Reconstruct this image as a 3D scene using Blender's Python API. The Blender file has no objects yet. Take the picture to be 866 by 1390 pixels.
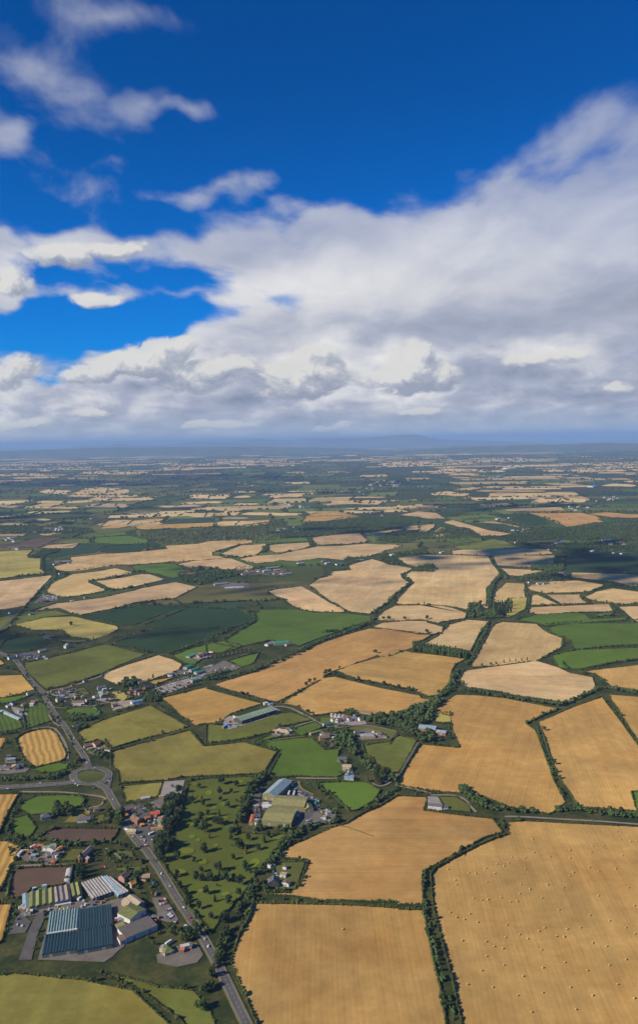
import bpy, math, random
import numpy as np
from mathutils import Matrix, Vector
random.seed(7); rng = np.random.default_rng(7)
sc = bpy.context.scene
COL = sc.collection
PI = math.pi
# ------------------------------------------------------------------ camera and survey helpers
FPX, CX, CY, HT = 1100.0, 433.0, 650.0, 600.0
PITCH, ROLL = math.radians(2.76), math.radians(1.04)
RM = (Matrix.Rotation(math.radians(90)-PITCH, 3, 'X') @ Matrix.Rotation(-ROLL, 3, 'Z'))
RN = np.array(RM)
def ray(px, py):
    d = RN @ np.array([(px-CX)/FPX, -(py-CY)/FPX, -1.0]); return d
def G(px, py, z=0.0):
    d = ray(px, py)
    if d[2] > -0.004: d[2] = -0.004
    t = (HT-z)/(-d[2]); return (d[0]*t, d[1]*t)
def PX(x, y, z=0.0):
    c = RN.T @ np.array([x, y, z-HT]); return (CX+FPX*c[0]/-c[2], CY-FPX*c[1]/-c[2])
TILES = {'_':(0,0,1),'A':(0,1040,2.986),'B':(250,1040,2.986),'C':(540,1040,2.656),'D':(0,840,2.986),'E':(280,840,2.986),'F':(560,840,2.83),
 'L':(230,1050,7.217),'M':(0,1120,5.773),'N':(130,1130,5.094),'O':(140,1060,6.662),'P':(700,700,5.217),'Q':(0,850,5.4125),'R':(150,850,5.4125),
 'S':(0,970,5.4125),'T':(340,1040,7.217),'U':(300,930,5.4125),'V':(440,950,4.33),'W':(200,860,6.186),
 'a':(0,600,3.936),'b':(216,600,3.936),'c':(430,600,3.936),'d':(646,600,3.936),
 'g1':(0,700,4.33),'g2':(190,700,4.33),'g3':(380,700,4.33),'g4':(570,700,4.33)}
def PP(s):
    out = []; t = TILES['_']
    for w in s.split():
        if ',' in w:
            a, b = w.split(','); out.append((t[0]+float(a)/t[2], t[1]+float(b)/t[2]))
        else: t = TILES[w]
    return out
# ------------------------------------------------------------------ registry of labels
REG = []
def reg(o, desc, cat, px=None, group=None, zone=None, kind=None):
    if px is None:
        px = PX(o.location.x, o.location.y)
    o['category'] = cat
    if group: o['group'] = group
    if kind: o['kind'] = kind
    REG.append((o, desc, px, zone if zone is not None else near_landmark(*px)))
LAND = [(123,1056,'near the roundabout'),(56,1015,'by the stripy field'),(80,1262,'by the dark glasshouses'),
 (205,1110,'by the roadside pub'),(290,1150,'in the dotted parkland'),(385,1090,'by the olive-roofed warehouses'),
 (385,1190,'by the stubble-bound garden'),(592,1092,'near the white bungalow'),(720,1200,'around the bale field'),
 (588,985,'by the blue-roofed barn'),(348,968,'by the green-roofed warehouse'),(480,970,'near the pale crescent'),
 (500,1050,'along the wooded lane'),(255,930,'by the crowded carpark'),(110,955,'in the roadside village'),
 (378,870,'by the green works'),(680,815,'near the poplar rows'),(62,812,'near the white caravans'),(340,775,'by the housing estate'),
 (315,797,'near the white sheds'),(85,762,'by the grey barns'),(760,745,'in the shaded valley'),(290,725,'on the scrubby common'),
 (590,770,'around the copse field'),(790,860,'by the right-hand pastures'),(640,935,'by the hedge bends'),
 (800,1010,'by the tall stubbles'),(430,1275,'by the bottom stubble'),(500,790,'by the undulating field'),
 (35,800,'by the far-left stubble'),(470,708,'in the long wood'),(60,1120,'by the walled lawns'),(160,890,'around the wide pasture'),
 (440,1200,'by the broad stubble'),(20,1290,'by the bottom-left corner'),(130,850,'by the dry paddock'),(230,860,'by the dark crops'),
 (440,930,'by the central stubble'),(690,1020,'by the barn stubble'),(200,1010,'by the olive pastures'),
 (440,850,'by the brightest pasture'),(830,800,'by the small stubbles'),(620,720,'on the far slopes'),(130,720,'by the far-left strips'),
 (50,960,'by the mown paddocks'),(40,880,'by the left-edge village'),(170,1230,'by the walled works')]
def near_landmark(px, py):
    return min(LAND, key=lambda l: (l[0]-px)**2+((l[1]-py)*1.3)**2)[2]
def ordinal(n):
    return '%d%s' % (n, 'th' if 10 <= n % 100 <= 20 else {1:'st',2:'nd',3:'rd'}.get(n % 10, 'th'))
def flush_labels():
    d = {}
    for o, desc, px, zone in REG: d.setdefault((desc, zone), []).append((px[0], px[1], o))
    for (desc, zone), l in d.items():
        l.sort(key=lambda t: (t[0], t[1]))
        for i, (x, y, o) in enumerate(l):
            if len(l) == 1: o['label'] = (desc+' '+zone).strip()
            elif i == 0: o['label'] = (desc+', leftmost '+zone).strip()
            elif i == len(l)-1: o['label'] = (desc+', rightmost '+zone).strip()
            else: o['label'] = (desc+', '+ordinal(i+1)+' from the left '+zone).strip()
# ------------------------------------------------------------------ mesh helpers
def mesh_np(name, V, F, mats=(), fmat=None, smooth=False, color=None, uv=None):
    """V (n,3); F list of equally sized index arrays (m,k) or a list of such arrays"""
    me = bpy.data.meshes.new(name)
    Fs = F if isinstance(F, list) else [F]
    V = np.asarray(V, dtype=np.float32)
    me.vertices.add(len(V)); me.vertices.foreach_set('co', V.ravel())
    li = np.concatenate([np.asarray(f).ravel() for f in Fs]).astype(np.int32)
    tot = np.concatenate([np.full(len(f), np.asarray(f).shape[1]) for f in Fs]).astype(np.int32)
    st = np.concatenate([[0], np.cumsum(tot)[:-1]]).astype(np.int32)
    me.loops.add(len(li)); me.loops.foreach_set('vertex_index', li)
    me.polygons.add(len(tot)); me.polygons.foreach_set('loop_start', st)
    try: me.polygons.foreach_set('loop_total', tot)
    except Exception: pass
    for m in mats: me.materials.append(m)
    if fmat is not None: me.polygons.foreach_set('material_index', np.asarray(fmat, dtype=np.int32))
    me.polygons.foreach_set('use_smooth', np.full(len(tot), bool(smooth)))
    me.update(calc_edges=True); me.validate()
    if color is not None:
        a = me.attributes.new('tone', 'FLOAT_COLOR', 'FACE')
        c = np.ones((len(tot), 4), np.float32); c[:, :3] = color; a.data.foreach_set('color', c.ravel())
    if uv is not None:
        l = me.uv_layers.new(name='UVMap'); l.data.foreach_set('uv', np.asarray(uv, np.float32)[li].ravel())
    return me
def link(name, me, parent=None, loc=(0,0,0), rz=0.0, scale=(1,1,1)):
    o = bpy.data.objects.new(name, me); COL.objects.link(o)
    o.location = loc; o.rotation_euler = (0,0,rz); o.scale = scale
    if parent is not None: o.parent = parent
    return o
# ------------------------------------------------------------------ materials
def mat(name, col, rough=0.9, spec=0.2, metal=0.0, var=0.0, vscale=0.05, kind=None, sx=1.0, sy=1.0, amp=0.3, emit=None):
    m = bpy.data.materials.new(name); m.use_nodes = True
    nt = m.node_tree; N = nt.nodes; Lk = nt.links; b = N['Principled BSDF']
    b.inputs['Roughness'].default_value = rough; b.inputs['Specular IOR Level'].default_value = spec; b.inputs['Metallic'].default_value = metal
    c = N.new('ShaderNodeRGB'); c.outputs[0].default_value = (*col, 1); cur = c.outputs[0]
    tc = N.new('ShaderNodeTexCoord')
    if var:
        n = N.new('ShaderNodeTexNoise'); n.inputs['Scale'].default_value = vscale; n.inputs['Detail'].default_value = 4; n.inputs['Roughness'].default_value = 0.7
        Lk.new(tc.outputs['Object'], n.inputs['Vector'])
        r = N.new('ShaderNodeMapRange'); r.inputs[1].default_value = 0.3; r.inputs[2].default_value = 0.7; r.inputs[3].default_value = 1-var; r.inputs[4].default_value = 1+var
        Lk.new(n.outputs['Fac'], r.inputs[0]); cur = mul(nt, cur, r.outputs[0])
    if kind == 'ribs':      # alternating sheets of roofing across local x
        w = N.new('ShaderNodeTexWave'); w.bands_direction = 'X'; w.inputs['Scale'].default_value = sx; w.inputs['Distortion'].default_value = 0.0
        Lk.new(tc.outputs['Object'], w.inputs['Vector'])
        r = N.new('ShaderNodeMapRange'); r.inputs[3].default_value = 1-amp; r.inputs[4].default_value = 1+amp
        Lk.new(w.outputs['Fac'], r.inputs[0]); cur = mul(nt, cur, r.outputs[0])
    if kind == 'panes':     # glazing bars in both directions
        bk = N.new('ShaderNodeTexBrick'); bk.offset = 0; bk.inputs['Scale'].default_value = 1.0
        bk.inputs['Brick Width'].default_value = sx; bk.inputs['Row Height'].default_value = sy; bk.inputs['Mortar Size'].default_value = amp; bk.inputs['Mortar Smooth'].default_value = 0.3
        bk.inputs['Color1'].default_value = (*col, 1); bk.inputs['Color2'].default_value = (*[v*0.72 for v in col], 1); bk.inputs['Mortar'].default_value = (*[min(0.7, v*2.2+0.1) for v in col], 1)
        Lk.new(tc.outputs['Object'], bk.inputs['Vector']); cur = bk.outputs['Color']
    Lk.new(cur, b.inputs['Base Color'])
    if emit: b.inputs['Emission Color'].default_value = (*emit, 1); b.inputs['Emission Strength'].default_value = 1
    return m
def mul(nt, ca, fb):
    v = nt.nodes.new('ShaderNodeVectorMath'); v.operation = 'SCALE'
    nt.links.new(ca, v.inputs[0]); nt.links.new(fb, v.inputs['Scale']); return v.outputs[0]
def mrange(nt, s, a, b, c, d, clamp=True):
    r = nt.nodes.new('ShaderNodeMapRange'); r.clamp = clamp
    for i, v in enumerate((a, b, c, d)): r.inputs[i+1].default_value = v
    nt.links.new(s, r.inputs[0]); return r.outputs[0]
def noise(nt, vec, scale, detail=3, rough=0.5, dist=0.0):
    n = nt.nodes.new('ShaderNodeTexNoise'); n.inputs['Scale'].default_value = scale; n.inputs['Detail'].default_value = detail
    n.inputs['Roughness'].default_value = rough; n.inputs['Distortion'].default_value = dist
    if vec is not None: nt.links.new(vec, n.inputs['Vector'])
    return n.outputs['Fac']
def math_(nt, op, a, b=None, clamp=False):
    n = nt.nodes.new('ShaderNodeMath'); n.operation = op; n.use_clamp = clamp
    for i, v in enumerate((a, b)):
        if v is None: continue
        if isinstance(v, (int, float)): n.inputs[i].default_value = v
        else: nt.links.new(v, n.inputs[i])
    return n.outputs[0]
def relief(nt, vec, strength=1.0, dist=1.0):
    """gentle undulation of the farmland as a bump"""
    h = noise(nt, vec, 0.0016, 2, 0.45)
    b = nt.nodes.new('ShaderNodeBump'); b.inputs['Strength'].default_value = strength; b.inputs['Distance'].default_value = dist
    nt.links.new(h, b.inputs['Height']); return b.outputs[0]
def field_material(name, streak, tram, patch, green=0.0, relief_d=34.0):
    """soil and crop surface: base colour from the object's own colour, rows along UV v"""
    m = bpy.data.materials.new(name); m.use_nodes = True; nt = m.node_tree; N = nt.nodes; Lk = nt.links; b = N['Principled BSDF']
    b.inputs['Roughness'].default_value = 0.95; b.inputs['Specular IOR Level'].default_value = 0.08
    oi = N.new('ShaderNodeObjectInfo'); cur = oi.outputs['Color']
    uvn = N.new('ShaderNodeUVMap'); uv = uvn.outputs[0]
    geo = N.new('ShaderNodeNewGeometry'); pos = geo.outputs['Position']
    # broad patches
    f = mrange(nt, noise(nt, pos, 0.006, 5, 0.65, 0.6), 0.3, 0.7, 1-patch, 1+patch, False)
    cur = mul(nt, cur, f)
    f = mrange(nt, noise(nt, pos, 0.05, 4, 0.75), 0.3, 0.7, 1-patch*0.5, 1+patch*0.5, False)
    cur = mul(nt, cur, f)
    # streaks along the rows
    mp = N.new('ShaderNodeMapping'); mp.inputs['Scale'].default_value = (0.11, 0.004, 1); Lk.new(uv, mp.inputs['Vector'])
    f = mrange(nt, noise(nt, mp.outputs[0], 1.0, 5, 0.7), 0.28, 0.72, 1-streak, 1+streak, False); cur = mul(nt, cur, f)
    mp = N.new('ShaderNodeMapping'); mp.inputs['Scale'].default_value = (0.02, 0.0012, 1); Lk.new(uv, mp.inputs['Vector'])
    f = mrange(nt, noise(nt, mp.outputs[0], 1.0, 3, 0.6), 0.3, 0.7, 1-streak*0.8, 1+streak*0.8, False); cur = mul(nt, cur, f)
    # browner and paler areas drifting over the field
    hm_ = N.new('ShaderNodeMix'); hm_.data_type = 'RGBA'; hm_.blend_type = 'MULTIPLY'; hm_.inputs[7].default_value = (0.86, 0.74, 0.60, 1)
    Lk.new(mrange(nt, noise(nt, pos, 0.0045, 6, 0.6, 1.2), 0.45, 0.72, 0, 0.75), hm_.inputs[0]); Lk.new(cur, hm_.inputs[6]); cur = hm_.outputs[2]
    # wheelings every 24 m
    sp = N.new('ShaderNodeSeparateXYZ'); Lk.new(uv, sp.inputs[0])
    wob = math_(nt, 'MULTIPLY', noise(nt, pos, 0.01, 2), 7.0)
    xx = math_(nt, 'ADD', sp.outputs[0], wob)
    w = math_(nt, 'PINGPONG', xx, 12.0)
    l1 = mrange(nt, w, 0.0, 1.6, 1-tram, 1.0); 
    fade = mrange(nt, noise(nt, pos, 0.02, 3), 0.4, 0.6, 0, 1)
    l1 = math_(nt, 'ADD', math_(nt, 'MULTIPLY', l1, fade), math_(nt, 'SUBTRACT', 1.0, fade)); cur = mul(nt, cur, l1)
    w2 = math_(nt, 'PINGPONG', xx, 3.0); l2 = mrange(nt, w2, 0.0, 3.0, 1-tram*0.35, 1+tram*0.35); cur = mul(nt, cur, l2)
    if green:
        g = mrange(nt, noise(nt, pos, 0.012, 4, 0.7, 1.0), 0.55, 0.7, 0, green)
        mx = N.new('ShaderNodeMix'); mx.data_type = 'RGBA'; Lk.new(g, mx.inputs[0]); Lk.new(cur, mx.inputs[6]); mx.inputs[7].default_value = (0.13, 0.17, 0.03, 1); cur = mx.outputs[2]
    Lk.new(cur, b.inputs['Base Color'])
    Lk.new(relief(nt, pos, 1.0, relief_d), b.inputs['Normal'])
    return m
FM = {'stubble': field_material('stubble_surface', 0.12, 0.08, 0.24, 0.15),
      'grass': field_material('pasture_surface', 0.07, 0.02, 0.30, 0.0),
      'mown': field_material('mown_surface', 0.06, 0.02, 0.14),
      'soil': field_material('soil_surface', 0.10, 0.08, 0.14)}
def tone_material(name, var=0.25, scale=0.02, rough=0.95, spec=0.08, rel=0.0):
    m = bpy.data.materials.new(name); m.use_nodes = True; nt = m.node_tree; b = nt.nodes['Principled BSDF']
    b.inputs['Roughness'].default_value = rough; b.inputs['Specular IOR Level'].default_value = spec
    at = nt.nodes.new('ShaderNodeAttribute'); at.attribute_name = 'tone'
    geo = nt.nodes.new('ShaderNodeNewGeometry')
    f = mrange(nt, noise(nt, geo.outputs['Position'], scale, 3, 0.6), 0.3, 0.7, 1-var, 1+var, False)
    nt.links.new(mul(nt, at.outputs['Color'], f), b.inputs['Base Color'])
    if rel: nt.links.new(relief(nt, geo.outputs['Position'], 1.0, rel), b.inputs['Normal'])
    return m
M_FAR = tone_material('distant_field_surface', 0.22, 0.004, rel=20.0)
def leaf_material(name, col, tint=0.3):
    m = bpy.data.materials.new(name); m.use_nodes = True; nt = m.node_tree; b = nt.nodes['Principled BSDF']
    b.inputs['Roughness'].default_value = 0.75; b.inputs['Specular IOR Level'].default_value = 0.15
    geo = nt.nodes.new('ShaderNodeNewGeometry'); oi = nt.nodes.new('ShaderNodeObjectInfo')
    rp = geo.outputs['Random Per Island']
    hs = nt.nodes.new('ShaderNodeHueSaturation'); hs.inputs['Color'].default_value = (*col, 1)
    nt.links.new(mrange(nt, oi.outputs['Random'], 0, 1, 0.475, 0.515), hs.inputs['Hue'])
    v = math_(nt, 'MULTIPLY', mrange(nt, rp, 0, 1, 1-tint, 1+tint), mrange(nt, oi.outputs['Random'], 0, 1, 0.8, 1.25))
    n2 = mrange(nt, noise(nt, geo.outputs['Position'], 0.045, 3), 0.3, 0.7, 0.72, 1.3, False)
    v = math_(nt, 'MULTIPLY', v, n2)
    nt.links.new(v, hs.inputs['Value'])
    nt.links.new(hs.outputs[0], b.inputs['Base Color'])
    return m
M_HEDGE = leaf_material('hedge_leaves', (0.050, 0.064, 0.015), 0.35)
M_CROWN = leaf_material('tree_leaves', (0.045, 0.064, 0.016), 0.4)
M_CROWN_D = leaf_material('conifer_needles', (0.024, 0.040, 0.014), 0.35)
M_YELLOW = leaf_material('yellow_leaves', (0.22, 0.20, 0.02), 0.2)
M_BRIGHT = leaf_material('bright_hedge_leaves', (0.15, 0.18, 0.02), 0.2)
M_BARK = mat('bark', (0.10, 0.075, 0.05), 0.95)
M_ASPH = mat('asphalt', (0.11, 0.102, 0.094), 0.9, var=0.22, vscale=0.05)
M_TRACK = mat('gravel_track', (0.26, 0.21, 0.155), 0.95, var=0.2, vscale=0.06)
M_YARD = mat('concrete_yard', (0.17, 0.145, 0.12), 0.92, var=0.28, vscale=0.05)
M_YARD_L = mat('pale_concrete', (0.30, 0.265, 0.235), 0.92, var=0.2, vscale=0.06)
M_WHITEL = mat('road_paint', (0.62, 0.61, 0.57), 0.8, var=0.15, vscale=0.5)
M_VERGE = mat('dry_verge_grass', (0.20, 0.17, 0.06), 0.95, var=0.25, vscale=0.08)
M_WATER = mat('sea_water', (0.05, 0.11, 0.20), 0.35, 0.5)
# ------------------------------------------------------------------ the fields, surveyed corner by corner
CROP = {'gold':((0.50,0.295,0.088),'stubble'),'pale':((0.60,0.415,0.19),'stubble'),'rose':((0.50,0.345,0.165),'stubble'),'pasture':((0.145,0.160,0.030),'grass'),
 'lush':((0.100,0.165,0.020),'mown'),'dark':((0.030,0.062,0.020),'mown'),'teal':((0.045,0.075,0.04),'mown'),'olive':((0.235,0.20,0.045),'grass'),
 'yellow':((0.40,0.33,0.085),'grass'),'brown':((0.125,0.082,0.055),'soil'),'park':((0.105,0.130,0.022),'mown'),'garden':((0.12,0.13,0.03),'mown')}
FIELDS = []
def F(kind, pts, rows=None, hedge=1, bend=0):
    FIELDS.append(dict(kind=kind, pts=PP(pts), rows=PP(rows) if rows else None, hedge=hedge, bend=bend))
# bottom right
F('gold','C 398,203 450,198 866,220 1000,228 1000,960 235,960 195,770 178,700 160,640 138,560 124,480 118,395 132,373 200,333 290,288 350,262 402,246','C 560,200 760,600')
F('gold','B 655,235 720,195 800,160 866,120 C 0,108 105,112 92,160 200,175 340,190 376,238 310,260 200,320 102,375 88,400 92,498 0,497 B 866,553 700,548 560,542 500,536 430,527 330,522 340,515 430,515 462,495 505,385 440,380 385,372 385,355 425,325 510,290 600,250','B 500,300 860,300')
F('gold','B 280,557 500,560 700,566 866,577 C 0,517 93,520 104,580 125,690 150,790 180,960 B 866,1250 400,1250 300,1060 235,900 190,790 222,690 262,620','B 385,600 375,770')
# golf parkland
F('park','B 10,62 100,50 290,42 255,110 205,235 215,270 300,276 425,275 365,345 300,425 240,520 155,610 108,682 60,625 0,555 A 800,610 700,455 652,385 665,300 725,240 738,160 765,70','B 0,100 300,90',2)
F('olive','D 450,540 610,495 768,452 825,517 866,514 E 150,500 287,540 240,612 B 335,20 300,33 100,42 0,46 A 650,60 485,72 478,25 D 480,620 452,600')
F('olive','A 490,82 658,66 640,122 600,132 540,140 512,150','A 500,100 650,80',1)
F('olive','D 310,458 430,405 610,352 765,438 610,480 455,525 440,500 400,490 345,505','D 420,410 760,440')
F('gold','D 655,322 835,278 866,287 E 0,283 60,300 228,345 100,385 60,415 0,425 D 790,435 740,400','E 0,400 230,350')
F('pasture','D 95,182 160,168 300,135 425,102 590,145 480,190 340,250 192,290 110,222','D 100,200 580,140')
F('pale','D 418,222 520,185 640,147 700,165 740,185 725,207 600,255 470,268 415,242','D 420,240 700,160')
F('dark','R 30,115 210,70 330,22 600,20 830,32 700,108 540,160 430,205 280,182 100,145')
F('dark','g1 480,598 660,560 830,528 g2 20,527 130,528 245,542 100,590 0,630 g1 800,640 730,650 600,612')
F('dark','g2 20,640 130,605 270,548 430,545 600,555 650,590 670,605 560,655 480,668 300,668 100,662')
F('lush','g2 700,555 866,552 g3 100,550 200,570 400,575 530,590 533,635 E 655,10 530,55 430,90 375,112 260,88 110,112 75,90 130,50 200,12 g2 590,675 690,610 680,580','E 80,90 650,20')
F('lush','E 0,102 60,92 148,115 100,130 0,140',None,1)
F('lush','W 205,190 330,140 540,80 720,122 640,160 500,178 470,210 400,262 320,255',None,1)
F('lush','W 665,235 866,175 940,160 900,240 866,262 790,285',None,1)
F('lush','W 600,62 700,75 800,100 720,118 560,78',None,1)
F('gold','E 25,268 130,235 200,215 300,165 420,115 560,65 655,40 866,58 F 20,60 76,62 45,80 0,97 E 866,108 800,127 740,152 690,150 600,182 520,210 480,232 400,282 285,340 240,330 150,305','E 100,260 600,70')
F('gold','E 525,212 600,185 700,155 745,152 800,132 F 0,130 100,140 205,155 165,175 150,200 140,250 100,293 60,300 0,273 E 700,262 600,245','E 540,210 860,250')
F('gold','E 303,345 400,285 475,240 520,235 700,280 866,312 F 30,305 78,312 50,340 0,352 E 780,385 700,400 560,380 430,395 370,355','E 320,345 700,380')
F('pasture','E 0,428 60,432 130,430 200,412 300,385 340,378 432,412 300,438 250,465 130,490 0,505')
F('lush','E 355,445 440,418 482,438 390,475 300,480 200,497 260,470')
F('lush','E 215,500 400,482 425,485 480,532 545,525 530,560 570,620 B 620,45 455,42 400,48 340,45 E 250,640 300,545')
F('lush','B 520,70 640,64 740,65 795,100 770,140 700,180 670,185 600,120')
F('pasture','V 225,270 390,245 440,210 545,240 430,440 380,430 300,400 290,350 240,325',None,1)
F('gold','F 165,292 250,295 350,305 555,345 500,370 435,405 470,428 490,480 520,560 C 545,0 560,50 602,130 560,168 540,175 400,150 300,110 200,97 0,72 V 420,490 560,262 790,283 F 178,490 150,430 145,375 80,355 120,320','C 300,0 250,110')
F('yellow','F 95,352 145,375 148,400 120,402 78,398',None,1)
F('gold','F 483,397 600,345 725,300 800,398 866,490 1000,570 C 1000,88 866,90 840,94 855,150 866,166 780,160 650,150 612,92 F 560,610 530,540 495,430','F 650,350 780,600')
F('lush','C 840,94 866,90 1000,88 1000,175 866,166 855,150')
F('gold','F 748,291 866,300 1000,310 1000,548 866,478 800,375','F 760,300 866,470')
F('pale','F 178,236 195,200 340,183 475,165 600,207 690,225 702,265 640,310 590,326 450,302 300,277 200,262','F 200,230 690,240')
F('pale','F 222,187 260,110 312,22 340,12 475,20 520,55 575,75 570,110 500,150 475,158 340,177','F 350,15 260,150')
F('pale','g4 170,640 280,612 405,622 370,670 F 255,60 222,125 150,112 40,97 100,65 g4 120,693 165,655','g4 170,650 400,640')
F('pale','g3 540,655 600,630 700,622 866,620 g4 40,628 135,655 F 115,50 76,62 20,60 0,56 g3 780,685 620,666','g3 540,655 866,640')
F('pale','g3 570,605 610,560 670,530 866,526 g4 0,528 130,532 195,545 275,575 265,605 110,630 0,612 g3 720,618 580,618','g3 600,580 866,590')
F('pale','g3 165,410 240,365 300,350 290,330 410,320 400,290 480,270 540,255 600,272 640,290 700,295 775,310 775,325 712,345 720,370 762,395 690,450 640,490 630,520 560,555 535,578 420,570 375,548 270,490 205,430','g3 500,260 250,500')
F('pale','g3 0,430 130,415 210,460 290,510 380,555 380,568 270,570 150,560 90,545 30,500 g2 866,495 800,475 750,445 800,433','g3 0,440 380,560')
F('pale','g3 0,225 100,205 220,180 350,178 500,165 700,172 720,180 640,200 530,240 400,250 370,260 220,250 100,270 0,265 g2 680,285 580,255 700,235 800,228','g3 0,250 700,175')
F('rose','g3 187,130 300,110 470,103 520,155 400,168 212,172','g3 300,110 320,170')
F('pale','g3 0,167 170,157 180,180 90,205 0,217 g2 800,220 760,205 755,175','g3 0,190 170,160')
F('lush','g3 0,137 150,128 172,150 0,160 g2 680,160 690,150')
F('pale','g2 0,215 160,195 140,178 340,165 400,150 640,138 665,150 660,160 560,177 430,215 430,235 480,240 500,250 330,262 200,272 150,275 0,285 g1 690,290 510,320 390,330 320,320 310,300 415,275 412,245 600,225 820,213','g1 600,225 590,310')
F('pale','g2 470,225 590,175 740,165 745,180 710,215 680,235 590,245 500,235')
F('pale','g2 215,285 340,265 540,252 570,265 670,300 660,318 520,322 380,300 300,310','g2 300,270 520,320')
F('lush','g2 0,290 140,283 220,290 270,320 330,325 240,360 200,370 110,345 0,327 g1 810,330 770,300','g2 0,300 240,350')
F('pale','g2 0,345 60,345 150,375 70,395 0,412 g1 700,437 640,425 560,385 620,380 740,360','g1 600,400 866,360')
F('rose','g2 0,427 210,390 340,420 200,490 100,497 0,507 g1 690,542 470,588 420,575 350,545 180,562 330,517 600,482 780,442','g1 200,550 866,440')
F('pale','g1 270,450 300,400 360,375 420,345 560,330 680,308 790,335 700,355 525,382 525,395 620,430 620,442 500,467 400,478 335,475','g1 300,460 700,320')
F('pale','g1 -30,388 100,375 300,350 310,360 240,430 200,480 150,530 60,545 -30,562','g1 200,360 30,550')
F('yellow','g1 -30,212 200,200 165,235 170,250 245,255 245,310 270,340 150,350 -30,375','g1 60,210 30,360')
F('dark','g1 170,247 250,205 340,195 480,167 600,172 620,182 560,217 400,235 250,250')
F('dark','g1 590,215 630,182 740,172 866,167 g2 0,170 60,168 0,208 g1 700,220')
F('pale','g1 230,192 290,172 475,165 430,192')
F('lush','g1 560,130 750,117 866,138 g2 50,150 40,163 g1 700,170 590,162 545,152')
F('lush','g1 430,130 600,110 740,95 745,112 560,127')
F('pasture','g1 310,165 420,135 525,137 530,157 450,163')
F('brown','g1 100,165 200,130 380,127 290,162 230,187 -20,190 -20,176')  # a shaded field: the shade is put into its brown colour
F('rose','g1 -20,110 160,108 150,120 -20,122')
F('rose','g1 220,110 300,98 380,104 270,118')
F('gold','g1 580,75 640,60 750,32 866,22 g2 100,16 150,20 100,38 0,52 g1 700,75')
F('gold','g2 -30,62 200,48 440,40 430,65 200,75 0,83 g1 805,82')
F('gold','g2 452,36 600,30 770,23 760,38 560,60 450,65')
F('teal','g2 120,45 200,20 440,12 435,35 300,45')
F('olive','g1 200,55 300,40 450,22 440,32 300,55 230,65')
F('lush','g1 330,60 450,33 540,24 500,40 400,58')
F('yellow','g1 85,640 240,605 430,592 560,622 690,650 700,665 D 450,60 380,85 290,75 250,50 120,45 60,30','g1 100,640 680,650',1)
F('pasture','g1 -20,602 160,565 330,560 420,585 250,600 80,640 0,690 -20,690')
F('dark','Q 0,165 30,110 150,75 300,75 370,110 330,150 200,190 60,195 0,185')
F('gold','D -30,232 90,228 145,290 0,322 -30,328','D 0,300 140,285')
F('gold','D -20,162 0,165 22,183 0,192 -20,192')
F('mown2','Q 180,600 300,560 360,600 390,695 190,757 170,640','Q 270,580 290,720')
F('mown2','Q -40,645 60,640 150,700 172,745 60,775 -40,780','Q 50,650 100,770')
F('lush','Q -40,545 100,520 210,500 240,510 100,555 -40,585')
F('swath','S 110,190 160,150 230,125 300,110 370,110 420,140 460,220 492,290 480,330 430,350 330,372 240,388 190,350 140,260','S 200,130 260,380',1,1)
F('swath','S -60,172 50,172 20,235 -60,300','S 0,180 -20,260')
F('lush','S 230,405 330,378 430,357 505,370 495,400 420,425 300,432',None,1)
F('lush','A 90,150 150,122 320,115 345,140 330,165 240,190 130,198 85,175','A 100,150 330,120',2)
F('lush','A 60,212 110,197 150,250 120,292 60,292 45,250',None,2)
F('swath','A -60,115 78,114 40,180 0,270 -60,320','A 40,120 -20,270')
F('swath','A -60,300 30,305 90,330 50,400 20,470 0,505 -60,530','A 60,330 -10,460')
F('swath','A -60,560 50,560 30,640 8,715 -60,740','A 40,560 0,700')
F('brown','A 180,272 240,252 480,255 470,285 450,303 300,313 205,305 165,290','A 180,290 480,270')
F('brown','A 60,417 300,405 262,480 130,500 80,540 30,535 50,440','A 60,500 280,420')
F('garden','A 250,385 290,335 345,335 370,345 335,385',None,1)
F('garden','A 440,345 470,338 535,345 550,382 480,385',None,1)
F('garden','A 470,412 590,405 597,428 480,430',None,1)
F('garden','S 680,775 700,735 810,735 805,800 720,800',None,1)
F('olive','S 480,790 560,700 690,690 640,740 560,790 450,795',None,0)
F('lush','Q 470,620 560,598 690,600 742,650 700,672 540,660',None,1)
F('garden','Q 545,460 620,450 660,500 560,515',None,1)
F('gold','R 290,405 400,385 482,375 340,430 300,428','R 300,410 480,380',1)
F('yellow','R 0,485 70,475 165,525 90,555 60,540',None,1)
F('garden','V 130,170 200,152 300,158 430,185 400,230 345,232 350,190 200,180',None,0)
F('lush','V -20,105 40,105 80,150 20,155 -20,150',None,0)
F('garden','B 395,390 490,388 450,500 380,500 365,470 360,400',None,1)
F('garden','C 145,110 210,112 255,140 262,168 190,160 160,140',None,1)
F('garden','T 680,450 860,400 780,560 700,540',None,0)
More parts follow.
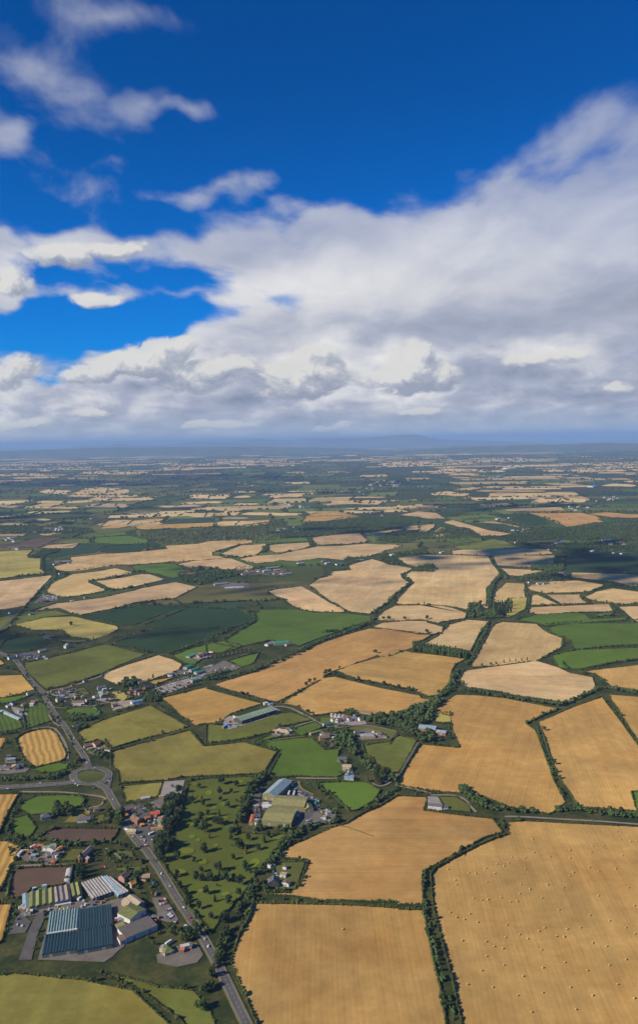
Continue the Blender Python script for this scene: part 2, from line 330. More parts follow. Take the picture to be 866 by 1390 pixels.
# right-hand middle distance
F('pale','g4 180,207 400,200 600,195 740,200 785,225 600,232 400,237 190,226')
F('rose','g4 425,240 600,237 790,235 820,265 780,290 650,305 450,295')
F('pale','g4 470,310 660,318 750,330 700,350 620,360 520,352')
F('pale','g3 680,250 866,230 g4 130,230 400,240 428,290 470,340 440,370 388,430 395,500 400,545 275,552 195,537 130,528 0,524 g3 700,520 672,515 700,480 785,395 745,365 740,345 800,305 740,287','g4 300,240 330,530')
F('pale','g4 440,450 500,395 620,400 610,440 620,480 520,485 500,522 430,510','g4 500,400 450,500')
F('yellow','g4 515,490 628,485 620,550 540,592 500,600 505,530',None,1)
F('pale','P 75,510 130,480 260,465 440,460 620,490 600,510 540,530 450,545 200,550 100,530')
F('pale','P 110,565 150,560 290,625 200,635 100,635')
F('pale','P 210,560 450,560 470,600 520,620 320,628')
F('pale','P 100,650 300,640 660,627 690,680 500,685 400,685 300,693 150,699 90,690')
F('pale','P 480,580 560,540 680,515 866,540 1000,550 1000,625 866,617 740,632 680,617 580,612 520,600','P 500,580 860,560')
F('pale','P 380,440 390,404 620,410 1000,428 1000,505 866,495 830,502 700,470 500,450')
F('pale','P 720,647 866,640 1000,650 1000,800 866,762 800,710')
F('lush','P 0,742 150,702 400,690 490,700 520,732 700,725 780,720 770,740 400,762 200,780 160,762')
F('lush','P 540,700 690,685 682,700 560,722')
F('lush','F 500,42 560,25 640,18 866,18 1000,20 1000,98 866,100 700,110 620,120 600,85')
F('lush','F 530,142 640,120 866,111 1000,105 1000,165 866,155 760,170 640,193 560,188')
F('gold','F 640,205 720,195 866,178 1000,168 1000,290 866,275 760,262 735,240 700,212')
F('dark','P 330,292 500,257 700,262 866,272 1000,280 1000,425 866,413 600,407 345,397')
F('dark','P 350,240 340,202 500,192 560,215 520,235')
F('dark','P 600,245 570,190 700,185 866,215 1000,225 1000,265 866,265 750,255')
F('pale','g4 130,40 190,25 260,45 400,85 540,107 480,120 350,117 290,75 220,65')
F('pale','g4 -10,57 90,50 80,75 30,100 -10,102')
F('pale','g4 60,107 120,68 150,68 140,97')
F('pale','g4 0,120 130,103 195,110 100,130 -10,135')
F('lush','g4 180,150 300,140 320,152 200,170')
F('pasture','g4 195,185 430,137 500,152 600,190 400,200 250,200')
F('dark','g4 520,22 700,12 760,50 640,62')
F('teal','g4 370,52 500,55 620,85 580,105 540,97')
F('rose','g4 320,40 430,32 660,78 640,82 480,50')
F('gold','g3 120,32 180,5 340,0 480,7 380,20 250,35')
F('pale','g3 485,105 640,88 780,60 866,52 g4 0,62 0,85 g3 700,87 600,112 520,120')
F('pale','g3 560,130 670,130 680,140 580,138')
F('pale','g3 662,108 740,103 800,117 720,130')
F('gold','d 275,380 400,380 560,378 640,395 692,430 600,455 480,457 360,405')
F('gold','d 590,385 700,375 800,385 900,388 900,406 740,405')
F('rose','d 120,365 250,350 450,347 480,365 300,375')
F('rose','c 440,390 540,370 640,380 690,410 600,410')
F('gold','c 0,375 100,370 240,400 130,405 40,430 b 760,430 780,400')
# fields that run on below and beside the photograph
F('olive','_ -60,1335 20,1322 110,1330 180,1345 240,1400 250,1480 -60,1480')
F('pasture','_ 130,1318 190,1332 215,1340 262,1345 285,1372 310,1440 262,1440 250,1390 190,1345',None,1)
def fix(f):
    k = f['kind']
    if k == 'mown2': return (0.085,0.125,0.02),'mown_rows'
    if k == 'swath': return (0.50,0.30,0.08),'swath'
    return CROP[k]
def swath_material(name, dark, width):
    m = bpy.data.materials.new(name); m.use_nodes = True; nt = m.node_tree; b = nt.nodes['Principled BSDF']
    b.inputs['Roughness'].default_value = 0.95; b.inputs['Specular IOR Level'].default_value = 0.08
    oi = nt.nodes.new('ShaderNodeObjectInfo'); geo = nt.nodes.new('ShaderNodeNewGeometry'); pos = geo.outputs['Position']
    uv = nt.nodes.new('ShaderNodeUVMap').outputs[0]; sp = nt.nodes.new('ShaderNodeSeparateXYZ'); nt.links.new(uv, sp.inputs[0])
    x = math_(nt, 'ADD', sp.outputs[0], math_(nt, 'MULTIPLY', noise(nt, pos, 0.02, 3), 10.0))
    w = math_(nt, 'PINGPONG', x, width)
    f = mrange(nt, w, width*0.25, width*0.7, dark, 1.12)
    cur = mul(nt, oi.outputs['Color'], f)
    cur = mul(nt, cur, mrange(nt, noise(nt, pos, 0.03, 4, 0.7), 0.3, 0.7, 0.85, 1.15, False))
    nt.links.new(cur, b.inputs['Base Color']); return m
FM['swath'] = swath_material('swathed_straw', 0.72, 6.0)
FM['mown_rows'] = swath_material('mown_rows', 0.74, 5.0)
# ---- snap corners that belong together, insert T-junctions
allv = [(fi, vi) for fi, f in enumerate(FIELDS) for vi in range(len(f['pts']))]
A_ = np.array([FIELDS[a]['pts'][b] for a, b in allv]); thr = np.where(A_[:,1] > 850, 3.4, np.where(A_[:,1] > 740, 2.2, 1.2))
par = list(range(len(allv)))
def find(i):
    while par[i] != i: i = par[i]
    return i
for i in range(len(allv)):
    d = np.hypot(A_[i+1:,0]-A_[i,0], (A_[i+1:,1]-A_[i,1])*1.3)
    for j in np.nonzero(d < thr[i])[0]:
        j = int(j)+i+1
        if allv[i][0] != allv[j][0]:
            a, b = find(i), find(j)
            if a != b: par[b] = a
cl = {}
for i in range(len(allv)): cl.setdefault(find(i), []).append(i)
for r, l in cl.items():
    c = A_[l].mean(0)
    for i in l: FIELDS[allv[i][0]]['pts'][allv[i][1]] = (float(c[0]), float(c[1]), r)
verts = {p[2]: p[:2] for f in FIELDS for p in f['pts']}
vk = list(verts); vp = np.array([verts[k] for k in vk])
for f in FIELDS:
    out = []; n = len(f['pts']); own = {p[2] for p in f['pts']}
    for i in range(n):
        a, b = f['pts'][i], f['pts'][(i+1) % n]
        if out and out[-1][2] == a[2]: continue
        out.append(a)
        ab = np.array([b[0]-a[0], b[1]-a[1]]); L = np.hypot(*ab)
        if L < 1: continue
        t = ((vp-np.array(a[:2]))@ab)/L**2; d = np.abs((vp[:,0]-a[0])*ab[1]-(vp[:,1]-a[1])*ab[0])/L
        lim = 2.0 if a[1] > 850 else 1.2 if a[1] > 740 else 0.7
        c = [(t[k], vk[k]) for k in np.nonzero((t > 0.02) & (t < 0.98) & (d < lim))[0] if vk[k] not in own]
        for tt, k in sorted(c): out.append((*verts[k], k))
    f['pts'] = out
# ---- build each field as its own sheet
def sheet(name, pxs, z, material, rows=None, col=None, world=None):
    W = world if world is not None else [G(p[0], p[1]) for p in pxs]
    W = np.array(W); c = W.mean(0)
    if rows: 
        a, b = G(*rows[0]), G(*rows[1]); dv = np.array([b[0]-a[0], b[1]-a[1]])
    else:
        e = np.roll(W, -1, 0)-W; dv = e[np.argmax(np.hypot(e[:,0], e[:,1]))]
    dv = dv/np.hypot(*dv); nx = np.array([dv[1], -dv[0]]); R = W-c
    uv = np.stack([R@nx+1000, R@dv+1000], 1)
    me = mesh_np(name, np.c_[R, np.zeros(len(R))], np.arange(len(R))[None,:], [material], uv=uv)
    if me.polygons[0].normal.z < 0: me.flip_normals()
    o = link(name, me, loc=(c[0], c[1], z)); o['kind'] = 'structure'
    if col: o.color = (*col, 1)
    return o
NAMES = {'gold':'stubble_field','pale':'stubble_field','rose':'stubble_field','yellow':'dry_field','brown':'bare_or_shaded_field','park':'golf_park_ground','garden':'garden_lawn','swath':'stubble_field','dark':'crop_field','teal':'crop_field'}
for i, f in enumerate(FIELDS):
    c, mk = fix(f); j = rng.uniform(0.90, 1.10)
    c = (c[0]*j, c[1]*j*rng.uniform(0.97, 1.03), c[2]*j*rng.uniform(0.9, 1.1))
    f['obj'] = sheet(NAMES.get(f['kind'], 'pasture_field'), f['pts'], 0.20+0.003*i, FM[mk], f['rows'], c)
# ---- hedges along shared and outer edges
edges = {}
for fi, f in enumerate(FIELDS):
    n = len(f['pts'])
    for i in range(n):
        a, b = f['pts'][i], f['pts'][(i+1) % n]
        k = (min(a[2], b[2]), max(a[2], b[2]))
        if k[0] == k[1]: continue
        edges.setdefault(k, []).append(fi)
deg = {}
for (a, b) in edges: deg.setdefault(a, []).append(b); deg.setdefault(b, []).append(a)
vpos = {p[2]: p[:2] for f in FIELDS for p in f['pts']}
seen = set(); CHAINS = []
def ek(a, b): return (min(a, b), max(a, b))
def ang(a, b, c):
    A, B, C = (np.array(G(*vpos[k])) for k in (a, b, c)); u, v = B-A, C-B
    return abs(math.atan2(u[0]*v[1]-u[1]*v[0], u@v))
def grow(a, b):
    ch = [a, b]; seen.add(ek(a, b))
    while True:
        nx = [c for c in deg[ch[-1]] if ek(ch[-1], c) not in seen and set(edges[ek(ch[-1], c)]) == set(edges[ek(ch[-2], ch[-1])])]
        nx = [c for c in nx if ang(ch[-2], ch[-1], c) < 0.9]
        if not nx or len(deg[ch[-1]]) > 2 : break
        seen.add(ek(ch[-1], nx[0])); ch.append(nx[0])
    return ch
for k in list(edges):
    if k in seen: continue
    ch = grow(*k); ch = ch[::-1]
    if len(deg[ch[-1]]) == 2:
        nx = [c for c in deg[ch[-1]] if ek(ch[-1], c) not in seen and set(edges[ek(ch[-1], c)]) == set(edges[k]) and ang(ch[-2], ch[-1], c) < 0.9]
        if nx: ch = ch+grow(ch[-1], nx[0])[1:]
    CHAINS.append(([vpos[c] for c in ch], edges[k]))
# ------------------------------------------------------------------ foliage meshes
def ico(level):
    t = (1+5**.5)/2
    v = [(-1,t,0),(1,t,0),(-1,-t,0),(1,-t,0),(0,-1,t),(0,1,t),(0,-1,-t),(0,1,-t),(t,0,-1),(t,0,1),(-t,0,-1),(-t,0,1)]
    f = [(0,11,5),(0,5,1),(0,1,7),(0,7,10),(0,10,11),(1,5,9),(5,11,4),(11,10,2),(10,7,6),(7,1,8),(3,9,4),(3,4,2),(3,2,6),(3,6,8),(3,8,9),(4,9,5),(2,4,11),(6,2,10),(8,6,7),(9,8,1)]
    v = [np.array(p)/np.linalg.norm(p) for p in v]
    for _ in range(level):
        c = {}; nf = []
        def mid(a, b):
            k = (min(a, b), max(a, b))
            if k not in c: m = v[a]+v[b]; v.append(m/np.linalg.norm(m)); c[k] = len(v)-1
            return c[k]
        for a, b, d in f: ab, bd, da = mid(a, b), mid(b, d), mid(d, a); nf += [(a,ab,da),(b,bd,ab),(d,da,bd),(ab,bd,da)]
        f = nf
    return np.array(v), np.array(f)
I0, I1 = ico(0), ico(1)
def rot_rand(n):
    a = rng.uniform(0, 2*PI, n); R = np.zeros((n,3,3)); R[:,0,0] = np.cos(a); R[:,0,1] = -np.sin(a); R[:,1,0] = np.sin(a); R[:,1,1] = np.cos(a); R[:,2,2] = 1
    return R
def lumps(C, R, base=I0, jit=0.22):
    """irregular leafy lumps at C (n,3) with radii R (n,3)"""
    C = np.asarray(C, float).reshape(-1,3); R = np.asarray(R, float).reshape(-1,3); n = len(C); bv, bf = base
    V = bv[None]*(1+rng.uniform(-jit, jit, (n, len(bv), 1))); V = np.einsum('nij,nkj->nki', rot_rand(n), V)
    V = V*R[:,None,:]+C[:,None,:]
    Fc = bf[None]+(np.arange(n)*len(bv))[:,None,None]
    return V.reshape(-1,3), Fc.reshape(-1,3)
def sprays(C, s):
    """small leaf sprays: one bent quad (two triangles) each"""
    n = len(C); a = rng.normal(size=(n,3)); a /= np.linalg.norm(a, axis=1)[:,None]; b = rng.normal(size=(n,3)); b -= a*(a*b).sum(1)[:,None]; b /= np.linalg.norm(b, axis=1)[:,None]
    s = np.asarray(s).reshape(-1,1)*np.ones((n,1)); k = rng.uniform(0.6, 1.1, (n,1))
    V = np.stack([C-a*s, C+b*s*k, C+a*s*0.9, C-b*s*k], 1).reshape(-1,3); i = np.arange(n)[:,None]*4
    return V, np.concatenate([i+np.array([[0,1,2]]), i+np.array([[0,2,3]])])
def join(parts):
    Vs, Fs, o = [], [], 0
    for v, f in parts: Vs.append(v); Fs.append(f+o); o += len(v)
    return np.concatenate(Vs), np.concatenate(Fs)
def crown_arrays(form, detail=1):
    """a crown of unit height standing on z=0; the trunk reaches z=0.2"""
    if form == 'poplar':
        z = np.linspace(0.12, 0.95, 9 if detail else 4); r = 0.145*np.sin(np.clip((z-0.02)/0.98, 0, 1)*PI)**0.6+0.03
        C = np.c_[rng.normal(0, 0.02, len(z)), rng.normal(0, 0.02, len(z)), z]; R = np.c_[r, r, np.full(len(z), 0.10 if detail else 0.18)]
    elif form == 'conifer':
        z = np.linspace(0.1, 0.92, 8 if detail else 4); r = 0.27*(1-z)+0.04
        C = np.c_[rng.normal(0, 0.02, len(z)), rng.normal(0, 0.02, len(z)), z]; R = np.c_[r, r, np.full(len(z), 0.11 if detail else 0.17)]
    else:
        n = 15 if detail else 6
        a = rng.uniform(0, 2*PI, n); q = rng.uniform(0.05, 1, n)**0.6; w = 0.34 if form == 'round' else 0.27
        zz = rng.uniform(-0.8, 1, n)
        C = np.c_[np.cos(a)*q*w*np.sqrt(1-0.75*zz**2), np.sin(a)*q*w*np.sqrt(1-0.75*zz**2), 0.57+0.30*zz]
        r = rng.uniform(0.13, 0.21, n)*(1.0 if detail else 1.3); R = np.c_[r, r, r*0.85]
    if not detail: return lumps(C, R, I0, 0.25)
    parts = [lumps(C, R*0.86, I0, 0.2)]
    m = 34; i = rng.integers(0, len(C), m*len(C)); d = rng.normal(size=(len(i), 3)); d /= np.linalg.norm(d, axis=1)[:,None]
    S = C[i]+d*R[i]*rng.uniform(0.8, 1.22, (len(i), 1)); S = S[S[:,2] > 0.06]
    parts.append(sprays(S, rng.uniform(0.022, 0.05, len(S))))
    return join(parts)
def trunk_arrays(h=0.45, r=0.028):
    V, Fq = [], []; k = 6
    def limb(p, q, r0, r1):
        b = len(V); d = np.array(q)-np.array(p); d = d/np.linalg.norm(d); u = np.cross(d, (0.3,1,0.2)); u /= np.linalg.norm(u); w = np.cross(d, u)
        for c, r_ in ((p, r0), (q, r1)):
            for i in range(k): a = 2*PI*i/k; V.append(np.array(c)+r_*(math.cos(a)*u+math.sin(a)*w))
        for i in range(k): j = (i+1) % k; Fq.append((b+i, b+j, b+k+j, b+k+i))
    limb((0,0,-0.02), (0.01,0,h*0.6), r, r*0.75)
    for i in range(4):
        a = i*PI/2+0.4; limb((0.01,0,h*0.5), (0.16*math.cos(a), 0.16*math.sin(a), h+0.18), r*0.55, r*0.2)
    limb((0.01,0,h*0.6), (0,0.02,h+0.35), r*0.7, r*0.2)
    return np.array(V), np.array(Fq)
PROTO = {}
def proto(form, leafm, k):
    key = (form, leafm.name, k)
    if key not in PROTO:
        V, Fc = crown_arrays(form); c = mesh_np('crown', V, Fc, [leafm]); V, Fq = trunk_arrays(); PROTO[key] = (c, mesh_np('trunk', V, Fq, [M_BARK]))
    return PROTO[key]
TREES = []      # x, y, height, spread, form, material, description, priority
def T(x, y, h, form='round', m=None, desc=None, pri=0, sp=None):
    TREES.append(dict(x=x, y=y, h=h, form=form, m=m or M_CROWN, desc=desc, pri=pri, sp=sp or rng.uniform(0.85, 1.2)))
def tpx(pt, h, **k): x, y = G(*pt); T(x, y, h, **k)
# lone trees of the parkland (tile, height in metres)
for s, h, form, m, de in [('L 515,105',17,'round',0,'tall dark round tree'),('L 655,130',11,'round',0,0),('L 490,205',14,'round',0,0),('L 500,268',9,'round',0,0),('L 660,275',5,'round',0,'tiny dark tree'),
 ('L 230,238',8,'poplar',1,'slim bright yellow tree'),('L 312,272',10,'round',1,'round bright yellow tree'),('L 335,325',14,'round',0,0),('L 490,420',11,'conifer',0,0),('L 305,470',15,'round',0,0),('L 262,540',15,'round',0,0),
 ('L 455,495',13,'round',0,0),('L 345,575',17,'round',0,0),('L 395,635',9,'conifer',2,0),('L 610,605',12,'round',0,0),('L 345,775',16,'conifer',0,0),('L 692,745',16,'round',0,0),('L 745,785',11,'conifer',1,'slim yellowish conifer'),
 ('L 610,715',4,'round',0,0),('L 88,842',13,'round',0,0),('L 5,860',8,'round',0,0),('L 485,960',15,'round',0,0),('L 740,915',10,'round',0,0),('L 70,1015',10,'round',0,0),('L 260,1050',14,'round',0,0),('L 320,1055',12,'round',0,0),('L 400,1055',13,'round',0,0),
 ('L 455,1050',8,'round',0,0),('L 490,1020',10,'conifer',0,0),('L 555,1065',17,'round',0,0),('L 690,1085',14,'round',0,0),('B 135,487',4,'round',0,0),('B 125,550',10,'conifer',0,0),('B 20,550',8,'round',0,0),('B 168,632',15,'round',0,0),('B 325,310',12,'conifer',0,0),
 ('B 225,335',15,'round',0,0),('B 5,520',9,'round',0,0),('B 85,350',15,'round',0,0),('N 490,120',11,'round',0,0),('N 560,185',13,'round',0,0),('N 460,205',12,'round',0,0),('N 620,430',10,'round',0,0)]:
    tpx(PP(s)[0], h, form=form, m=[M_CROWN_D, M_YELLOW, M_CROWN][m if m else 0], desc=de or ('dark pointed conifer' if form == 'conifer' else 'dark round lone tree'), pri=50)
for s in 'B 60,90 190,110 30,150 180,170 95,200 20,230 150,240 260,300 340,290 200,380 40,390 300,340 190,300 70,430 250,430 200,460 90,520 60,580 180,560 110,620 220,520 150,640'.split()[1:]: tpx(PP('B '+s)[0], rng.uniform(6, 13), m=M_CROWN_D, desc='dark round lone tree', pri=40)
for s, h, form in [('U 155,72',10,'round'),('U 195,85',11,'round'),('U 330,125',8,'round'),('U 345,130',8,'round'),('U 575,165',7,'round'),('U 640,205',9,'round'),('E 405,272',11,'round'),('E 420,262',12,'round'),('E 440,255',11,'round'),('E 685,140',13,'round'),
 ('E 485,228',16,'round'),('E 500,222',14,'round'),('E 517,236',14,'round'),('E 540,240',10,'round'),('E 555,243',9,'round'),('E 598,250',10,'round'),('E 617,252',13,'round'),('E 662,262',10,'round'),('E 720,270',13,'round'),('E 760,282',9,'round'),('E 780,285',12,'round'),('E 820,293',11,'round'),('E 850,300',11,'round'),
 ('F 350,170',9,'poplar'),('F 372,165',9,'poplar'),('F 395,165',9,'poplar'),('F 418,163',9,'poplar'),('F 440,162',10,'poplar'),('F 265,183',8,'round'),('F 300,178',8,'round'),('F 320,175',7,'round'),('F 100,288',10,'round'),('F 12,285',8,'round'),('F 55,55',10,'round'),
 ('R 315,385',12,'poplar'),('g3 608,612',13,'round'),('g3 640,612',14,'round'),('g3 733,612',13,'round'),('g3 862,610',12,'round'),('g4 42,605',12,'round'),('g4 40,688',13,'round'),('g4 25,525',12,'poplar'),('g1 420,650',16,'round'),('g1 535,150',18,'round'),('g1 540,165',14,'round'),('D 288,25',12,'round'),
 ('F 505,430',10,'round'),('F 530,545',9,'round'),('F 545,560',9,'round'),('F 552,590',8,'round'),('F 565,615',8,'round'),('F 785,348',6,'round'),('d 495,415',10,'round'),('V 735,230',12,'round'),('S 400,60',12,'round'),('S 430,40',10,'round')]:
    p = PP(s)[0]; tpx(p, h, form=form, desc='lone slim tree in a hedge line' if form == 'poplar' else 'lone rounded tree in a hedge line', pri=12)
for q in range(12):      # row of poplars by the works
    t = q/11; p = (W0 := PP('W 480,222 870,150')); tpx((p[0][0]*(1-t)+p[1][0]*t, p[0][1]*(1-t)+p[1][1]*t), rng.uniform(10,13), form='poplar', m=M_CROWN_D, desc='slim dark poplar in the row', pri=9)
for r, (a, b) in enumerate([('g4 432,540','g4 548,528'),('g4 434,560','g4 550,548'),('g4 436,580','g4 545,568'),('g4 438,598','g4 510,590')]):
    a, b = PP(a)[0], PP(b)[0]; A1, B1 = np.array(G(*a)), np.array(G(*b)); n = int(np.hypot(*(B1-A1))/9)
    for i in range(n): p = A1+(B1-A1)*(i/n); T(p[0]+rng.normal(0,.6), p[1]+rng.normal(0,.6), rng.uniform(20,27), form='poplar', m=M_CROWN_D, sp=1.15)
def belt(s, w, h=10, form='round', m=None, sp=None, dens=1.0):
    w, h, dens = w*0.8, h*0.92, dens*0.9
    P = [np.array(G(*p)) for p in PP(s)]
    for a, b in zip(P, P[1:]):
        L = np.hypot(*(b-a)); d = (b-a)/max(L, .1); nrm = np.array([-d[1], d[0]]); mid = (a+b)/2; D = mid[1]
        s_ = sp or max(7.0, h*0.62)*(1+max(0, D-2500)/9000); n = int(dens*L*max(w, s_)/(s_*s_)+rng.uniform(0,1))
        for _ in range(n):
            u_ = rng.uniform(0, L)
            if math.sin(u_*0.045+a[0]*0.02) > 0.80 and w < 12: continue
            p = a+d*u_+nrm*rng.uniform(-.5,.5)*max(0, w-4); T(p[0], p[1], h*rng.uniform(0.65,1.2)*(1+max(0,D-3000)/16000), form, m)
def wood(s, h=13, form='round', m=None, dens=1.0, sp=None):
    W = np.array([G(*p) for p in PP(s)]); lo, hi = W.min(0), W.max(0); x, y = W[:,0], W[:,1]
    A = abs((x*np.roll(y,-1)-np.roll(x,-1)*y).sum())/2; D = W[:,1].mean(); s_ = (sp or h*0.62)*(1+max(0, D-2500)/6000); n = int(dens*A/(s_*s_)); k = 0
    while k < n:
        p = rng.uniform(lo, hi); c = False; j = len(W)-1
        for i in range(len(W)):
            if (W[i,1] > p[1]) != (W[j,1] > p[1]) and p[0] < (W[j,0]-W[i,0])*(p[1]-W[i,1])/(W[j,1]-W[i,1])+W[i,0]: c = not c
            j = i
        if c: T(p[0], p[1], h*rng.uniform(0.7,1.2), form, m); k += 1
# near belts
wood('A 668,160 735,100 752,150 722,240 690,335 650,385 628,345 662,255', 15, m=M_CROWN_D); wood('O 450,600 560,420 600,470 560,600 470,690', 12)
belt('B 335,30 285,80 245,160 222,235', 22, 13); belt('B 190,268 250,262 440,262', 13, 11); belt('B 505,250 440,290 400,332 350,392 318,440', 18, 11)
belt('B 320,450 325,505', 10, 8); belt('B 290,480 240,560 190,640 150,740 120,850 60,1000', 13, 11); belt('B 300,500 262,590 215,660', 6, 6)
belt('B 505,252 545,242 600,232 655,215 700,203 760,165 830,112 866,95', 12, 9); belt('B 470,70 520,80 570,115 620,165 655,205', 9, 8)
belt('B 500,385 490,450 455,505 370,510 330,515', 5, 6); belt('B 345,385 390,380 500,382', 4, 5)
wood('V 120,75 165,62 190,85 140,95', 9)
wood('V 235,115 330,100 400,90 490,75 600,15 700,0 650,60 628,130 560,150 560,215 500,225 470,190 430,165 300,145', 14)
belt('V 120,190 150,260 185,330', 26, 12); belt('V 205,380 250,385 290,430', 22, 12); wood('V 270,430 330,412 420,450 412,492 345,510 290,480', 14); belt('V 225,330 215,390', 12, 11)
belt('V 20,190 100,180 130,240 60,280', 10, 9); wood('V 560,190 640,200 640,260 570,262', 14); belt('V 620,262 700,270 790,275', 9, 7, m=M_BRIGHT); belt('V 660,240 715,245', 6, 9); belt('V 690,75 745,80 730,140 740,200', 6, 6); belt('V 430,520 560,545 680,552', 6, 5)
wood('V 775,535 810,515 855,530 866,555 800,563', 10)
belt('F 0,395 60,335 140,275 170,205', 18, 12); belt('F 172,225 160,270', 12, 9); belt('F 190,190 222,165 245,120 290,30', 14, 10); belt('F 195,275 300,295 400,312 500,325 575,335', 15, 11, dens=1.5)
belt('F 580,332 650,300 720,268 760,270 866,290 960,300', 16, 10, dens=1.3); belt('F 645,210 700,218 728,240 722,270', 13, 9); belt('F 430,405 500,372 585,338', 8, 7); belt('F 475,420 510,520 550,612', 6, 6)
belt('F 735,305 800,385 866,482', 5, 5); belt('F 500,45 580,75 575,108 500,155', 8, 8); belt('F 560,150 590,190 640,200 760,172 866,158', 8, 8); belt('F 540,140 640,118 760,108 866,108', 6, 7); belt('F 495,25 520,20 700,10 866,5', 6, 7)
wood('F 0,98 130,118 222,142 205,157 100,142 0,126', 15, 'poplar', M_CROWN, sp=6)
belt('E 655,22 560,62 450,97 400,127 300,172 200,212 100,237 0,252', 20, 11); belt('E 0,95 70,85 130,50 215,0', 13, 9); belt('E 560,385 600,380', 10, 8); belt('E 640,405 700,420', 14, 9)
wood('E 520,470 560,450 600,480 590,520 540,520 515,500', 10); belt('E 0,505 150,490 260,465 300,437', 4, 5); belt('E 0,280 110,305 230,345', 4, 5, dens=0.5)
wood('C 215,85 250,85 330,140 290,165 280,145 230,105', 9); belt('C 300,150 330,155 400,165 490,165', 16, 11, dens=1.4); belt('C 565,165 640,160 700,172 866,185 1000,192', 16, 10, dens=1.5); belt('C 545,0 565,60 605,130 630,150', 7, 7, m=M_CROWN)
belt('C 372,185 385,240', 5, 5.5); belt('C 400,245 350,258 290,285 200,328 105,377', 3, 4.5); belt('C 95,380 92,480 115,580 140,690 170,800 200,900 215,960', 7, 7.5)
belt('B 260,545 330,540 500,548 700,562 866,570 C 0,508 92,510', 3, 5)
belt('C 0,85 60,95 110,100', 4, 5)
belt('R 20,95 330,17', 9, 9); belt('R 0,138 110,150 280,195', 9, 9); belt('R 430,207 560,162 720,107 866,30', 14, 10); belt('R 350,15 866,10', 7, 7)
wood('R 60,430 110,400 180,395 205,430 130,450 70,455', 11); wood('R 250,520 320,490 385,500 350,560 280,560 240,545', 10); belt('R 0,645 150,605 270,570', 6, 8); belt('R 330,570 400,610 560,695 620,730', 5, 7); belt('R 380,500 560,450 660,430 740,440', 8, 7)
belt('R 700,400 866,330', 26, 12); belt('R 740,440 866,480', 6, 6)
belt('Q 340,468 500,425 650,382 740,360', 7, 6); wood('Q 480,690 540,660 640,665 700,690 640,700 500,705', 10); belt('Q 700,380 866,300', 5, 5); belt('Q 480,700 640,690 740,665 866,640', 5, 6); wood('Q 520,740 600,710 640,730 600,770 540,780', 8)
belt('Q 620,560 700,500 840,470', 10, 7, dens=0.7); belt('Q 360,500 440,560 520,600', 8, 7, dens=0.7); belt('Q 190,360 330,560 440,740', 7, 6, dens=0.25); belt('Q 0,300 100,320 160,340', 12, 8); belt('Q 0,65 150,60 330,70 450,120 560,130 740,90', 10, 8)
belt('S 0,482 200,482 400,470 500,420 540,370 600,330', 18, 10); belt('S 480,100 520,180 540,260 560,300', 4, 5); belt('S 100,185 140,280 190,360 230,390', 9, 7); belt('S 0,150 200,125 380,92', 8, 8); belt('S 0,290 60,200', 6, 7)
wood('S 400,700 470,665 530,690 520,745 430,760 385,740', 13); belt('S 620,680 640,700', 8, 7); belt('S 0,565 170,585 420,590 620,605', 5, 5); wood('S 670,270 760,290 800,330 700,320', 9); belt('S 480,60 560,150 610,250 680,330', 3, 4)
belt('A 150,300 300,328 400,312 460,320 530,335', 13, 10); wood('A 440,195 500,185 505,262 460,245', 12); belt('A 92,130 60,190 30,270 90,302 150,300', 10, 8); wood('A 308,388 340,378 345,470 302,480', 14, 'conifer', M_CROWN_D)
belt('A 30,300 90,325', 8, 7); belt('A 90,335 55,400 20,480 0,520', 8, 7); belt('A 95,395 160,390 230,400', 7, 6); belt('A 550,340 580,400', 7, 7); wood('A 505,440 560,430 560,480 520,500', 6)
wood('N 490,690 700,660 725,720 640,760 560,750', 12); belt('N 230,790 480,690', 8, 6); belt('N 250,830 350,800 420,780', 8, 6); belt('N 380,310 460,410', 3, 3, m=M_BRIGHT, sp=3.5); belt('N 480,455 575,600', 3, 2.5, m=M_BRIGHT, sp=3.2); belt('N 70,213 330,213 355,260', 3, 2.5, m=M_BRIGHT, sp=3.2); belt('M 470,270 540,175', 3, 3, m=M_BRIGHT, sp=3.2)
belt('M 0,600 170,570 190,600', 8, 6); belt('M 360,690 310,860 270,1040', 8, 5); belt('M 130,640 60,850', 12, 6, dens=0.6); belt('S 760,640 800,700', 4,4); belt('O 150,110 200,200 340,190', 3, 4); belt('A 640,125 740,60', 6, 7, dens=0.6)
belt('A 478,60 490,120 515,155 560,150', 3, 4)
# middle distance belts
belt('g1 30,680 150,545 230,450 330,370 330,320', 13, 10); belt('g1 252,240 250,320 330,320', 22, 11); wood('g1 170,240 340,195 345,215 200,255', 11); belt('g1 340,372 400,355', 12, 8)
belt('g1 0,380 170,355 290,340', 4, 6); belt('g1 530,385 680,355 790,335', 6, 8); belt('g1 530,395 630,440 700,435', 9, 9); belt('g1 350,490 620,450 866,405', 7, 8); belt('g1 180,520 360,495', 8, 8); belt('g1 180,565 330,545', 9, 9)
belt('g1 670,550 866,512 g2 180,492 220,505 270,540 430,545 620,545', 12, 10); belt('g1 430,325 620,300 690,290 770,300', 5, 7); wood('g2 220,340 380,325 430,330 560,320 600,345 380,400 250,390', 11, dens=.7); belt('g2 430,217 600,170', 7, 8); belt('g2 435,228 590,245', 10, 9)
wood('g2 720,185 755,180 750,215 715,220', 11); belt('g2 200,270 150,282 210,275', 7, 8); belt('g2 150,380 340,345', 6, 7); belt('g2 740,450 866,520', 9, 9); belt('g2 655,560 680,610 500,690', 10, 9); belt('g2 690,545 866,545', 6, 7)
wood('g3 100,80 150,42 260,38 480,12 700,6 g4 0,12 0,40 g3 640,82 480,102 180,127 100,127 0,132 0,100', 12, dens=0.9)
